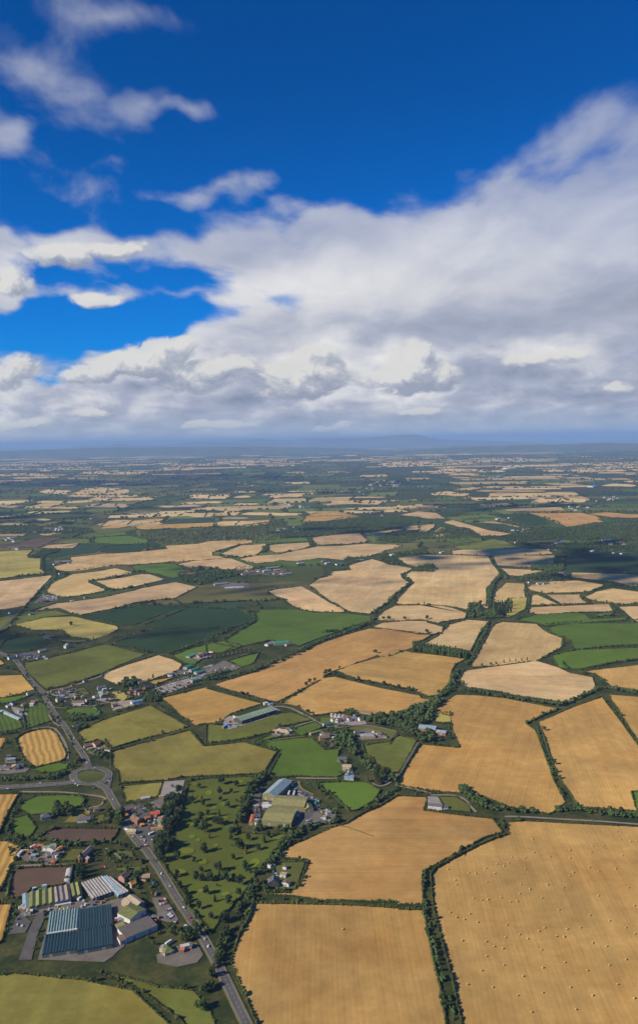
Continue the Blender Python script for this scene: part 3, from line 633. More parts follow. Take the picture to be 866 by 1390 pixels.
wood('g3 545,235 650,225 866,190 866,225 680,240 720,290 640,290', 9, dens=0.35); belt('g3 183,140 190,180', 14, 10); belt('g3 480,107 530,155', 10, 9); belt('g3 200,172 400,170 520,158 720,178', 5, 8); wood('g3 600,112 700,90 866,100 866,130 720,165 560,150', 9, dens=0.6)
belt('g3 410,315 300,325 295,350 200,378', 11, 10); wood('g3 370,270 400,245 480,262 400,300', 9, dens=.6); belt('g3 0,490 90,545 150,560 270,568', 7, 8); belt('g3 180,430 270,492 380,562', 6, 8, dens=0.7)
belt('g3 780,320 712,350 720,370 775,392 700,455 635,515 560,560 545,640', 10, 10); belt('g3 505,645 400,668 250,690', 14, 10); wood('g3 780,310 866,290 g4 0,290 70,288 110,315 70,332 0,332 g3 780,330', 10, dens=.8)
belt('g4 412,240 450,310 485,345', 14, 10); belt('g4 485,345 430,400 405,480 402,540', 24, 12); belt('g4 490,355 620,372 740,345', 14, 11); wood('g4 650,305 690,290 790,290 800,315 650,325', 12); wood('g4 278,530 355,525 362,600 280,605', 16, m=M_CROWN_D); wood('g4 362,560 430,560 490,600 360,610', 9)
belt('g4 610,400 640,500 610,570 550,605', 8, 8); belt('g4 405,630 350,690', 10, 9); belt('g4 180,235 400,238 800,232', 4, 8, 'poplar', sp=22); belt('g4 10,210 180,215', 10, 9)
wood('g4 60,105 150,65 300,95 400,130 200,140 0,140', 9, dens=.35); belt('g4 0,190 300,170', 8, 8)
belt('P 640,490 750,500 866,522 960,530', 12, 10); belt('P 440,552 530,535 640,500', 10, 9); belt('P 460,575 520,605 740,632 866,625', 6, 8, dens=.7); belt('P 665,620 720,690 866,775', 12, 9); belt('P 500,725 740,702', 9, 9); belt('P 380,690 500,688', 6, 7); belt('P 190,780 400,765 780,745', 4, 6, dens=.8)
belt('P 80,560 100,600 80,690 0,735', 9, 9); belt('P 70,500 60,540 160,555 310,632', 8, 8); belt('P 90,640 300,635 500,622', 5, 7); belt('P 155,762 240,830', 9, 9); belt('P 440,450 560,465 640,480', 8, 9)
wood('P 285,245 350,265 330,395 240,402 150,382 150,350 270,345', 12); wood('P 370,440 240,390 0,440 0,470 200,455 300,465', 10, dens=.6); wood('P 340,90 520,58 860,30 866,150 640,165 360,175', 11, dens=.55)
wood('P 0,110 340,95 360,150 0,200', 10, dens=.35); wood('P 345,170 866,150 866,260 500,250', 9, dens=.18); belt('P 320,60 200,10', 12, 10); belt('P 580,30 640,50', 12, 10)
wood('g2 0,87 400,80 560,65 780,32 866,35 866,125 680,152 400,150 330,165 140,175 50,132 0,135', 8, dens=.2)
wood('g1 0,60 300,62 540,75 560,100 300,110 170,105 0,100', 8, dens=.3)
for s in ['Q 200,480 330,490 480,460 620,470 700,520 860,480 866,560 740,600 640,590 500,610 420,600 340,560','R 100,440 260,430 330,470 330,560 240,560 120,540','S 500,60 640,60 600,130 530,110','S 600,210 800,190 820,290 640,320','V 0,150 130,160 200,240 100,260 0,280','V 60,330 180,340 190,480 100,470','Q 0,210 160,230 300,220 300,260 60,280','A 330,180 480,180 500,250 330,240','A 230,330 590,330 590,400 230,390','O 200,200 460,180 600,380 400,460','T 640,330 860,480 800,570 640,560','U 350,330 540,320 560,380 360,390','U 700,360 860,360 866,470 740,460','W 0,380 120,460 140,560 0,600','R 380,470 500,440 640,400 660,440 520,470','N 190,250 420,240 440,440 280,430','M 60,130 520,140 540,200 60,260','P 220,390 400,400 380,470 120,500','g2 560,300 866,290 866,360 560,370']:
    wood(s, 5.8, dens=.17, sp=5)
F_common = sheet('common_grass', PP('g2 -20,85 400,80 560,66 780,30 866,34 866,125 680,148 640,137 400,149 340,164 140,176 50,132 -20,130'), 0.19, FM['grass'], None, (0.13,0.135,0.035))
# hedgerow trees on the field boundaries, and the hedges themselves
HEDGES = []
for ch, fs in CHAINS:
    hv = [FIELDS[k]['hedge'] for k in fs]
    if min(hv) == 0: continue
    if all(p[0] < -20 or p[0] > 890 or p[1] > 1420 for p in ch): continue
    P = [np.array(G(*p)) for p in ch]; D = np.mean([p[1] for p in P]); L = sum(np.hypot(*(b-a)) for a, b in zip(P, P[1:]))
    if L < 12: continue
    gard = any(FIELDS[k]['kind'] in ('garden',) for k in fs); hh = rng.uniform(1.4, 2.1) if gard else rng.uniform(1.9, 3.3); ww = hh*rng.uniform(0.6, 1.0)
    step = max(1.7, D/1100*1.3); pts, rad = [], []; ph_ = rng.uniform(0, 6)
    for a, b in zip(P, P[1:]):
        l = np.hypot(*(b-a)); n = max(1, int(l/step)); d = (b-a)/max(l, .01)
        for i in range(n):
            q_ = math.sin((a[0]+d[0]*l*i/n)*0.031+ph_)*math.sin((a[1]+d[1]*l*i/n)*0.023+ph_*2)
            if rng.random() < (0.02 if q_ > -0.55 else 0.45): continue
            c = a+(b-a)*((i+rng.uniform(.2,.8))/n)+rng.normal(0, .35, 2); k = rng.uniform(0.75, 1.3)*(1+0.30*q_)*(1.7 if rng.random() < 0.035 else 1)
            s = max(ww*0.5, step*0.58)*k; pts.append((c[0], c[1], hh*0.45*k+.2)); rad.append((s*rng.uniform(.85,1.2), s*rng.uniform(.85,1.2), hh*0.55*k))
    if not gard and rng.random() < 0.75:
        n = rng.poisson(L/130*rng.uniform(0.3, 1.8))
        for _ in range(n):
            i = rng.integers(0, len(P)-1); t = rng.uniform(); c = P[i]*(1-t)+P[i+1]*t; T(c[0], c[1], rng.uniform(6, 10.5)*(1+max(0,D-3000)/14000), pri=1)
    if not pts: continue
    m = ch[len(ch)//2]; HEDGES.append(dict(pts=np.array(pts), rad=np.array(rad), D=D, L=L, px=m, size=L*hh/D/D, fs=fs, gard=gard, hh=hh))
HEDGES.sort(key=lambda h: -h['size'])
HD = {'gold':'gold stubble','pale':'pale stubble','rose':'darker stubble','park':'parkland','olive':'olive pasture','pasture':'green pasture','lush':'bright grass','dark':'dark crop','teal':'dark crop','yellow':'dry grass','brown':'bare soil','garden':'lawn','mown2':'mown stripes','swath':'rowed stubble'}
for h in HEDGES[:290]:
    V, Fc = lumps(h['pts'], h['rad'], I1 if h['D'] < 1700 else I0, 0.2); c = np.array([*G(*h['px']), 0])
    o = link('hedge', mesh_np('hedge', V-c, Fc, [M_HEDGE]), loc=c)
    kinds = sorted({HD[FIELDS[k]['kind']] for k in h['fs']}); a = 'low' if h['gard'] else ('tall' if h['hh'] > 2.6 else 'thin')
    lab = f"{a} hedge between {kinds[0]} and {kinds[1]}" if len(kinds) > 1 else (f"{a} hedge dividing {kinds[0]}" if len(h['fs']) > 1 else f"{a} hedge edging {kinds[0]}")
    reg(o, lab, 'hedge', h['px'], 'hedges between the fields')
rest = HEDGES[290:]
if rest:
    V, Fc = lumps(np.concatenate([h['pts'] for h in rest]), np.concatenate([h['rad'] for h in rest]))
    o = link('hedgerow_undergrowth', mesh_np('hedgerow_undergrowth', V, Fc, [M_HEDGE])); o['kind'] = 'stuff'; o['label'] = 'dark hedgerows dividing the smaller and more distant fields'; o['category'] = 'hedgerow'
# trees: the largest in view are individuals, the rest one mass
def tsize(t):
    px, py = PX(t['x'], t['y']); vis = -8 < px < 874 and 600 < py < 1400
    return (t['h']/max(t['y'], 100)*1100+t['pri']) if vis else 0
TREES = [t for t in TREES if (lambda q: -60 < q[0] < 926)(PX(t['x'], t['y']))]
TREES.sort(key=lambda t: -tsize(t)); NIND = 290
for t in TREES[:NIND]:
    c, tr = proto(t['form'], t['m'], int(rng.integers(0, 4)) if t['form'] == 'round' else 0)
    e = bpy.data.objects.new({'poplar':'poplar_tree','conifer':'conifer_tree'}.get(t['form'], 'broadleaf_tree'), None); COL.objects.link(e)
    e.location = (t['x'], t['y'], 0.25); e.rotation_euler = (0, 0, rng.uniform(0, 2*PI)); e.empty_display_size = 1
    s = t['sp'] if t['form'] == 'round' else rng.uniform(.95,1.1); e.scale = (t['h']*s, t['h']*s, t['h'])
    link('trunk', tr, e); link('crown', c, e)
    px, py = PX(t['x'], t['y']); near = 'tall' if t['h'] > 12.5 else 'small' if t['h'] < 6.5 else 'middling'
    d = t['desc'] or {'poplar':f'{near} slim upright tree','conifer':f'{near} dark conifer','round':f'{near} leafy green tree'}[t['form']]
    reg(e, d, 'tree', (px, py), 'trees of the parkland' if t['pri'] > 40 else 'trees along the hedges and lanes')
def mass(name, ts, leafm, label):
    P0 = {k: [crown_arrays(k, 0) for _ in range(6)] for k in ('round','poplar','conifer')}; parts = []
    for t in ts:
        V, Fc = P0[t['form']][int(rng.integers(0, 6))]; a = rng.uniform(0, 2*PI); ca, sa = math.cos(a), math.sin(a); s = t['h']*t['sp']
        X = np.c_[(V[:,0]*ca-V[:,1]*sa)*s+t['x'], (V[:,0]*sa+V[:,1]*ca)*s+t['y'], V[:,2]*t['h']+0.2-0.12*t['h']]; parts.append((X, Fc))
    V, Fc = join(parts); o = link(name, mesh_np(name, V, Fc, [leafm])); o['kind'] = 'stuff'; o['label'] = label; o['category'] = 'woodland'; return len(Fc)
nf = mass('woodland', TREES[NIND:], M_CROWN, 'the smaller and farther trees of woods, belts and copses across the farmland')
print('fields', len(FIELDS), 'hedges', len(HEDGES), 'trees', len(TREES), 'mass faces', nf)
# ------------------------------------------------------------------ ground, far country, hills, sea
gm = bpy.data.materials.new('rough_ground'); gm.use_nodes = True; nt = gm.node_tree; b = nt.nodes['Principled BSDF']; b.inputs['Roughness'].default_value = 0.95; b.inputs['Specular IOR Level'].default_value = 0.05
pos = nt.nodes.new('ShaderNodeNewGeometry').outputs['Position']
mx = nt.nodes.new('ShaderNodeMix'); mx.data_type = 'RGBA'; mx.inputs[6].default_value = (0.034,0.047,0.015,1); mx.inputs[7].default_value = (0.085,0.083,0.027,1)
nt.links.new(mrange(nt, noise(nt, pos, 0.02, 5, 0.7), 0.42, 0.62, 0, 1), mx.inputs[0])
nt.links.new(mul(nt, mx.outputs[2], mrange(nt, noise(nt, pos, 0.15, 3, 0.7), 0.3, 0.7, 0.75, 1.25, False)), b.inputs['Base Color'])
def disc(name, y0, y1, x, z, m, n=1):
    V = [(-x, y0, 0), (x, y0, 0), (x, y1, 0), (-x, y1, 0)]; o = link(name, mesh_np(name, V, np.array([[0,1,2,3]]), [m]), loc=(0,0,z)); o['kind'] = 'structure'; return o
disc('ground', -30000, 300000, 300000, 0.0, gm)
# coast: sea surface lies a little above the far ground sheet, bounded by a wandering shoreline
cx = np.linspace(-0.2, 2.5, 60); shore = []
for k, u in enumerate(np.linspace(-40, 1200, 70)):
    y = 612 if u < 380 else 606.2
    D = G(u, 608)[1]
    q = 604.2+1.2*math.sin(u*0.013)+0.5*math.sin(u*0.05)-0.004*(u-650) if u > 360 else 599.5+(u+40)*0.001
    shore.append((u, q))
SV = [(*G(u, q), 0) for u, q in shore]; n = len(SV); V = np.array(SV+[(p[0]*290000/p[1], 290000, 0) for p in SV])
sea = link('sea', mesh_np('sea', V, np.array([[i, i+1, n+i+1, n+i] for i in range(n-1)]), [M_WATER]), loc=(0,0,4)); sea['kind'] = 'structure'
# patchwork of far fields
def warp(x, y):
    return x+160*math.sin(y/1900+1.3)+90*math.sin(y/700+x/2300), y+140*math.sin(x/1500+0.5)+70*math.sin(x/600+y/1700)
VV, FF, CC = [], [], []; BL, BR = [], []
pal_g = [(0.15,0.19,0.035),(0.17,0.17,0.045),(0.10,0.12,0.03),(0.065,0.10,0.022),(0.04,0.07,0.022),(0.085,0.13,0.022),(0.14,0.13,0.04),(0.05,0.075,0.03),(0.07,0.09,0.025)]
pal_p = [(0.62,0.44,0.19),(0.56,0.39,0.165),(0.46,0.33,0.16),(0.60,0.45,0.21)]
def cn(x, y): return math.sin(x/2100+1.1*math.sin(y/3100))+math.sin(y/2600+0.7+x/4100)+0.6*math.sin(x/900-y/1300)
PX0 = []
for f in FIELDS:
    a = np.array([q[:2] for q in f['pts']]); PX0.append((a.min(0), a.max(0), a))
def traced(x, y):
    px, py = PX(x, y)
    for lo, hi, a in PX0:
        if lo[0] <= px <= hi[0] and lo[1] <= py <= hi[1]:
            c = False; j = len(a)-1
            for i in range(len(a)):
                if (a[i,1] > py) != (a[j,1] > py) and px < (a[j,0]-a[i,0])*(py-a[i,1])/(a[j,1]-a[i,1])+a[i,0]: c = not c
                j = i
            if c: return True
    return False
y = 2700.0
while y < 62000:
    s = 260+y*0.026; hy = s*rng.uniform(0.6, 1.25); x = -0.47*y-400; xe = 0.50*y+400; off = rng.uniform(0, 100)
    while x < xe:
        wx = s*rng.uniform(0.8, 2.2); g = (3+y*0.0007)*rng.uniform(.8, 1.6); j = lambda: rng.normal(0, s*0.07)
        q = [(x+g, y+g), (x+wx-g, y+g), (x+wx-g, y+hy-g), (x+g, y+hy-g)]
        split = rng.random() < 0.35
        qs = [q] if not split else [[q[0], ((q[0][0]+q[1][0])/2-g, q[0][1]), ((q[2][0]+q[3][0])/2-g+j(), q[3][1]), q[3]], [((q[0][0]+q[1][0])/2+g, q[0][1]), q[1], q[2], ((q[2][0]+q[3][0])/2+g, q[3][1])]]
        for q in qs:
            v = [warp(a+(rng.normal(0, s*.04)), b_+(rng.normal(0, s*.04))) for a, b_ in q]
            pp = 0.0 if y < 6300 else np.clip(0.30+0.26*cn(x, y), 0.06, 0.85)
            c = (pal_p[rng.integers(0,4)] if rng.random() < pp else pal_g[rng.integers(0,9)]); k = rng.uniform(.8, 1.15)*(0.85 if c in pal_g else 1)
            if rng.random() > (0.93 if cn(y*0.7, x*1.3) > -1.2 else 0.5): continue      # woods and rough ground
            i0 = len(VV); VV += [(a, b_, 0) for a, b_ in v]; FF.append([i0, i0+1, i0+2, i0+3]); CC.append((c[0]*k, c[1]*k, c[2]*k))
            if y < 26000:
                for a, b_ in zip(v, v[1:]+v[:1]):
                    if rng.random() < 0.5:
                        L = math.hypot(b_[0]-a[0], b_[1]-a[1]); st = 9+y*0.0035
                        for t in range(int(L/st*rng.uniform(.3, .9))):
                            u = rng.uniform(); rr = rng.uniform(4, 8)+y*0.0006; BL.append((a[0]+(b_[0]-a[0])*u+rng.normal(0, g*.4), a[1]+(b_[1]-a[1])*u+rng.normal(0, g*.4), rr*.5)); BR.append((rr*1.2, rr, rr*.8))
        x += wx
    y += hy
o = link('far_fields', mesh_np('far_fields', VV, np.array(FF), [M_FAR], color=np.array(CC)), loc=(0,0,0.10)); o['kind'] = 'structure'
BL, BR = np.array(BL), np.array(BR)
k = np.array([not traced(a[0], a[1]) if a[1] < 8500 else True for a in BL]); BL, BR = BL[k], BR[k]
if len(BL) > 24000: k = rng.choice(len(BL), 24000, replace=False); BL, BR = BL[k], BR[k]
V, Fc = lumps(BL, BR); o = link('distant_hedgerows', mesh_np('distant_hedgerows', V, Fc, [M_HEDGE])); o['kind'] = 'stuff'; o['label'] = 'dark hedgerows and tree clumps of the distant patchwork'; o['category'] = 'hedgerow'
# the larger pale and green fields that can be made out far away: x0,x1,y,height in tile units
FARP = {'a':"530-866,436,34,p 150-380,375,14,p 80-420,350,11,p 200-500,320,13,p 460-690,340,20,r 215-380,266,24,p 360-500,288,11,p 395-690,265,38,p 500-740,290,12,p 480-820,305,18,p 70-320,190,10,p 0-240,175,12,p 430-800,165,14,p 200-280,152,9,p 0-62,140,6,p 80-142,137,6,p 470-585,83,11,p 660-740,73,6,p 820-866,66,7,p 380-540,145,6,p 650-800,121,6,p 310-410,230,9,r 665-866,372,24,o 300-500,430,22,l 165-400,432,18,o 60-190,387,9,l 780-866,268,16,l 0-150,440,12,r 0-140,345,14,r 530-640,225,12,r 200-270,415,12,p 0-60,400,10,r 250-330,68,4,r",
 'b':"160-380,290,26,p 5-200,142,20,p 60-330,122,10,p 250-400,115,8,p 410-532,122,11,p 575-682,95,11,p 0-130,64,9,p 300-380,102,7,p 430-550,73,6,p 770-866,84,8,p 590-768,288,18,p 400-490,293,11,p 400-530,266,8,p 690-866,263,8,p 160-320,254,12,o 400-530,332,11,p 640-740,338,7,y 170-450,358,18,p 320-432,380,22,p 110-300,388,26,p 440-760,385,16,p 300-592,434,26,p 330-480,407,10,r 0-130,390,18,p 120-340,325,11,p 0-90,345,9,p 90-220,342,13,r 0-160,235,8,o 50-250,180,20,k 820-866,362,7,l 490-590,292,18,g 760-866,328,22,g 420-560,208,8,l 560-700,222,8,l 410-540,235,6,o 230-560,200,8,g 0-50,210,10,k",
 'c':"40-350,325,24,p 150-370,355,5,p 60-370,297,7,p 330-612,118,22,p 210-330,87,5,p 240-450,53,13,p 130-220,72,7,p 0-80,80,5,p 600-760,61,10,p 740-840,65,6,p 650-730,93,7,p 640-866,150,13,p 700-866,174,14,p 600-740,165,8,p 720-830,190,5,p 220-382,181,12,p 378-432,210,12,p 390-442,229,6,p 612-812,278,22,p 750-866,250,13,p 400-472,346,20,p 490-620,340,11,p 780-830,297,11,r 830-866,307,10,p 220-312,124,12,g 400-552,318,20,l 620-752,303,18,l 0-180,280,14,o 600-782,206,18,g 650-866,342,22,d 760-866,367,18,d 770-866,412,14,g 660-762,395,14,d 0-80,326,16,l 0-70,360,5,l 200-372,365,7,g 0-200,262,6,o 560-760,40,5,r",
 'd':"0-162,155,13,p 130-492,128,9,p 140-460,187,9,p 0-142,242,8,p 0-372,262,6,p 490-802,153,11,p 700-866,136,9,p 590-732,122,6,p 800-866,118,6,p 60-190,90,7,p 190-282,86,6,p 280-420,101,5,p 540-640,78,4,p 740-790,90,4,r 410-622,238,7,p 670-852,232,14,p 760-866,212,9,p 770-860,172,7,p 300-602,312,22,p 290-510,326,5,p 370-522,270,6,p 90-220,274,8,r 210-330,343,5,r 0-40,310,10,p 90-330,173,13,g 420-532,144,9,g 260-500,213,14,l 540-802,215,13,g 620-866,340,18,l 600-866,365,16,l 690-812,302,12,l 0-90,408,14,g 0-240,60,4,r 240-500,64,3,r"}
COLS = {'p':(0.64,0.45,0.20),'r':(0.44,0.31,0.17),'o':(0.19,0.17,0.05),'l':(0.09,0.145,0.022),'y':(0.36,0.30,0.09),'k':(0.15,0.11,0.08),'g':(0.06,0.10,0.03),'d':(0.032,0.06,0.02)}  # k: brown strips with shadow put into their colour
VV, FF, CC = [], [], []; BL, BR = [], []
for tname, s in FARP.items():
    t = TILES[tname]
    for w in s.split():
        xs, yy, hh, c = w.split(','); x0, x1 = map(float, xs.split('-')); yy, hh = float(yy), float(hh); sl = rng.uniform(-0.02, 0.01)*(x1-x0); k = rng.uniform(.88, 1.1)
        m_ = max(3, int((x1-x0)/22)); top, bot = [], []; ph = rng.uniform(0, 6)
        for i in range(m_+1):
            u = i/m_; xx = x0+(x1-x0)*u; e = min(1, (u+0.02)/0.10, (1.02-u)/0.10)**0.7; w1 = rng.uniform(.72, 1.05); w2 = rng.uniform(.72, 1.05)
            yc = yy+sl*(u-.5)+hh*0.12*math.sin(ph+u*5)
            top.append((xx+hh*0.8*(1 if u < .5 else .2), yc-hh/2*e*w1)); bot.append((xx-hh*0.3, yc+hh/2*e*w2))
        loop = [(t[0]+p[0]/t[2], t[1]+p[1]/t[2]) for p in top+bot[::-1]]
        i0 = len(VV); g = [G(*p) for p in loop]; VV += [(a, b_, 0) for a, b_ in g]; n_ = m_+1
        for i in range(m_): FF.append([i0+i, i0+i+1, i0+2*n_-2-i, i0+2*n_-1-i]); kk = k*rng.uniform(.96, 1.04); CC.append([kk*v for v in COLS[c]])
        D = g[0][1]
        for i in range(len(g)):      # hedge trees around the edge
            a, b_ = g[i], g[(i+1) % len(g)]; L = math.hypot(b_[0]-a[0], b_[1]-a[1])
            for _ in range(int(L/(30+D*0.006)*rng.uniform(0, .8))):
                u = rng.uniform(); rr = rng.uniform(3.5, 7)+D*0.0004; BL.append((a[0]+(b_[0]-a[0])*u, a[1]+(b_[1]-a[1])*u, rr*.5)); BR.append((rr*1.2, rr, rr*.8))
        if c in 'pr' and hh > 18:    # dividing hedges within the large strips
            for _ in range(int((x1-x0)/160)):
                q = rng.integers(1, n_-1); a, b_ = g[q], g[2*n_-1-q]; L = math.hypot(b_[0]-a[0], b_[1]-a[1])
                for _ in range(int(L/(14+D*0.002))): u = rng.uniform(); rr = 4+D*0.0004; BL.append((a[0]+(b_[0]-a[0])*u, a[1]+(b_[1]-a[1])*u, rr*.5)); BR.append((rr, rr, rr*.8))
VV = np.array(VV); Fq = np.array(FF)
o = link('distant_stubble_fields', mesh_np('distant_stubble_fields', VV, Fq, [M_FAR], color=np.array(CC)), loc=(0,0,1.2)); o['kind'] = 'structure'
V, Fc = lumps(BL, BR); o = link('distant_trees', mesh_np('distant_trees', V, Fc, [M_HEDGE])); o['kind'] = 'stuff'; o['label'] = 'scattered dark trees round the far pale fields'; o['category'] = 'trees'
# hills on the right-hand coast and the mountains beyond
def ridge(name, pts, D, depth, base, m, seed):
    r = np.random.default_rng(seed); n = 140; k = 9; us = np.linspace(pts[0][0], pts[-1][0], n); hs = np.interp(us, [p[0] for p in pts], [p[1] for p in pts])
    V = []
    for j in range(k):
        f = j/(k-1); prof = math.sin(f*PI)**0.8; wob = np.convolve(r.normal(0, 1, n+8), np.ones(9)/9, 'valid')[:n]*0.18+np.convolve(r.normal(0,1,n+2), np.ones(3)/3,'valid')[:n]*0.05
        for i in range(n):
            d = D+depth*(f-.5)+wob[i]*depth*0.3; x0 = G(us[i], 640)[0]/G(us[i], 640)[1]*d
            # height that puts the crest at the surveyed outline
            hz = 605-0.0182*us[i]; hh = HT+(hz-hs[i])/FPX*D
            V.append((x0, d, max(-20, hh*prof*(1+wob[i]*0.25*math.sin(f*PI)))+(-20 if j in (0, k-1) else 0)))
    Fq = [[j*n+i, j*n+i+1, (j+1)*n+i+1, (j+1)*n+i] for j in range(k-1) for i in range(n-1)]
    o = link(name, mesh_np(name, V, np.array(Fq), [m], smooth=True)); o['kind'] = 'structure'; return o
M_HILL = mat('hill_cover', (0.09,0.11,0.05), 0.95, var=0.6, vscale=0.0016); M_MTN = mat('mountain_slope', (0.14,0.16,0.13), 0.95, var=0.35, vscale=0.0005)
ridge('hills', [(470,617),(520,613.5),(580,609),(620,607),(660,605.8),(700,604.6),(760,603.6),(800,602),(820,601.6),(900,603),(1000,603)], 34000, 9000, 0, M_HILL, 1)
ridge('hills', [(-60,615),(20,611.5),(70,610),(130,608),(200,607.3),(300,606.5),(380,606.5),(450,608),(540,612),(620,617)], 40000, 9000, 0, M_HILL, 2)
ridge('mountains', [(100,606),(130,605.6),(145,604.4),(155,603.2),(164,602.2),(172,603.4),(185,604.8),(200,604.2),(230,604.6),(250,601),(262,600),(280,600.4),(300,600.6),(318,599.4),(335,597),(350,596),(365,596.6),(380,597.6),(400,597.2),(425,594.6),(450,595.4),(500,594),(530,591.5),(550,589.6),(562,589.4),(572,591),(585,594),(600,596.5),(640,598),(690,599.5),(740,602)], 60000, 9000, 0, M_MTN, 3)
# ------------------------------------------------------------------ roads, lanes, yards
RZ = [0.95]
def smooth(P, seg=6):
    P = [np.array(p, float) for p in P]; out = []
    if len(P) < 3: return P
    E = [2*P[0]-P[1]]+P+[2*P[-1]-P[-2]]
    for i in range(1, len(E)-2):
        for k in range(seg):
            t = k/seg; a, b_, c, d = E[i-1:i+3]; out.append(0.5*((2*b_)+(-a+c)*t+(2*a-5*b_+4*c-d)*t*t+(-a+3*b_-3*c+d)*t**3))
    return out+[P[-1]]
def offset(P, d):
    P = np.array(P); t = np.gradient(P, axis=0); t /= np.hypot(t[:,0], t[:,1])[:,None]; return P+np.c_[-t[:,1], t[:,0]]*d
def ribbon(name, P, w, m, z, dash=None, off=0.0, kind='structure'):
    P = offset(P, off) if off else np.array(P); A, B = offset(P, w/2), offset(P, -w/2); n = len(P)
    if dash:
        s = np.r_[0, np.cumsum(np.hypot(*np.diff(P, axis=0).T))]; V, Fq = [], []; t = np.gradient(P, axis=0); t /= np.hypot(t[:,0], t[:,1])[:,None]; q = 0
        while q < s[-1]-dash[0]:
            e = []
            for u in (q, q+dash[0]):
                c = np.array([np.interp(u, s, P[:,0]), np.interp(u, s, P[:,1])]); tt = np.array([np.interp(u, s, t[:,0]), np.interp(u, s, t[:,1])]); e.append((c, np.array([-tt[1], tt[0]])))
            i = len(V); V += [(*(e[0][0]+e[0][1]*w/2), 0), (*(e[0][0]-e[0][1]*w/2), 0), (*(e[1][0]-e[1][1]*w/2), 0), (*(e[1][0]+e[1][1]*w/2), 0)]; Fq.append([i, i+1, i+2, i+3]); q += dash[1]
    else:
        V = [(*p, 0) for p in A]+[(*p, 0) for p in B]; Fq = [[i, i+1, n+i+1, n+i] for i in range(n-1)]
    me = mesh_np(name, V, np.array(Fq), [m])
    if me.polygons[0].normal.z < 0: me.flip_normals()
    o = link(name, me, loc=(0,0,z)); o['kind'] = kind; return o
def road(s, w, m=None, name='road', marks=True, verge=0.0, closed=False):
    P = [G(*p) for p in PP(s)]; 
    if closed: P = P+P[:1]
    P = smooth(P); z = RZ[0]; RZ[0] += 0.012
    if verge: ribbon('verge', P, w+2*verge, M_VERGE, 0.86+0.1*(z-0.95))
    ribbon(name, P, w, m or M_ASPH, z)
    if marks:
        ribbon('road_markings', P, 0.22, M_WHITEL, z+0.3, dash=(3.0, 8.0)); ribbon('road_markings', P, 0.18, M_WHITEL, z+0.3, off=w/2-0.6); ribbon('road_markings', P, 0.18, M_WHITEL, z+0.3, off=-w/2+0.6)
    return P
road('Q -60,150 0,192 60,222 120,255 190,345 250,425 310,480 350,545 400,640 480,740 S 520,160 570,235 620,305 640,350', 10.5, verge=1.6)
road('S 640,350 650,380 662,398', 14, marks=False)
RB = PP('S 665,397 745,400 800,430 790,470 740,500 665,510 590,500 545,470 545,435 590,408')
road('S 665,397 745,400 800,430 790,470 740,503 665,513 585,503 545,473 545,435 590,408', 11, marks=True, verge=1.2, closed=True)
cpt = np.array([G(*p) for p in PP('S 560,467 580,440 620,425 665,420 720,426 762,440 768,465 740,490 665,507 600,500')])
sheet('roundabout_island', [PX(*p) for p in smooth(list(cpt)+[cpt[0]])[:-1]], 1.10, FM['grass'], None, (0.09,0.11,0.03))
# raised kerb round the island
ribbon('kerb', smooth(list(cpt)+[cpt[0]]), 0.5, M_YARD_L, 1.16)
road('S 545,488 500,500 400,508 200,520 0,532 -120,538', 7.5, verge=1.0); road('S 555,505 500,512 400,522 200,536 0,549 -120,556', 7.5)
road('S 700,505 780,545 820,610 866,690 A 490,195 520,255 560,310 600,352 660,440 720,540 800,660 850,745 900,840 1000,1050 1120,1300', 10.5, verge=1.5)
road('S 800,440 815,470 800,530 800,570', 6, marks=False)
road('S 150,570 300,572 420,572 540,580 640,592 740,605 790,625', 5, M_TRACK, 'track', False)
road('S 770,625 740,670 660,690 655,735', 3.5, M_TRACK, 'track', False)
road('Q 335,490 450,462 550,440 640,405 740,370 800,335', 7, M_TRACK, 'lane', False); road('Q 360,520 520,540 640,590 760,570 866,560', 4, M_TRACK, 'lane', False)
road('Q 360,555 420,600 R -150,600 -60,560 60,570 250,560', 3, M_TRACK, 'track', False)
road('Q 60,215 200,200 300,175 430,160', 7, None, 'lane', False); road('Q 320,75 420,100 540,112 650,105 760,80 840,40 R 10,20', 5, M_TRACK, 'lane', False)
road('S 405,105 450,160 490,240 500,330', 5.5, M_TRACK, 'lane', False); road('S 405,105 350,95 240,110', 4, M_TRACK, 'lane', False)
road('U 395,160 450,160 520,175 590,210 660,245 720,280 790,310', 6, M_TRACK, 'lane', False); road('U 690,265 600,290 510,320', 4, M_TRACK, 'track', False)
road('U 790,310 860,300 V 60,165 130,160 200,150 300,160 420,185', 4, M_TRACK, 'lane', False)
road('V 553,252 500,345 430,440', 7, mat('old_asphalt', (0.14,0.12,0.11), 0.95, var=.2), 'lane', False); road('V 430,440 400,480 330,510 260,480', 4, M_TRACK, 'track', False); road('V 430,192 385,262', 4, mat('dark_track', (0.06,0.06,0.05), 0.95), 'track', False)
road('C 385,184 450,185 600,194 740,202 866,212 1000,222', 5, M_TRACK, 'lane', False); road('C 118,106 200,108 240,122 262,148 282,168', 4.5, M_TRACK, 'track', False)
road('C -10,70 60,85 120,100', 4, M_TRACK, 'track', False)
road('g1 -40,700 30,650 80,600 150,535 230,450 300,380 345,355', 8, None, 'lane', False)
road('B 455,50 540,52 620,52', 5, M_TRACK, 'track', False); road('A 430,335 480,365 500,385', 2.5, M_TRACK, 'path', False); road('B 560,250 640,245 765,286', 2.5, M_VERGE, 'track', False)
road('W 490,225 640,190 780,165 900,140', 7, None, 'lane', False); road('T 470,150 500,220 620,290', 4, M_VERGE, 'track', False)
road('U 270,420 400,405 500,392 620,378', 3.5, M_VERGE, 'track', False); road('S 360,5 400,60 440,90', 4, M_TRACK,'lane', False)
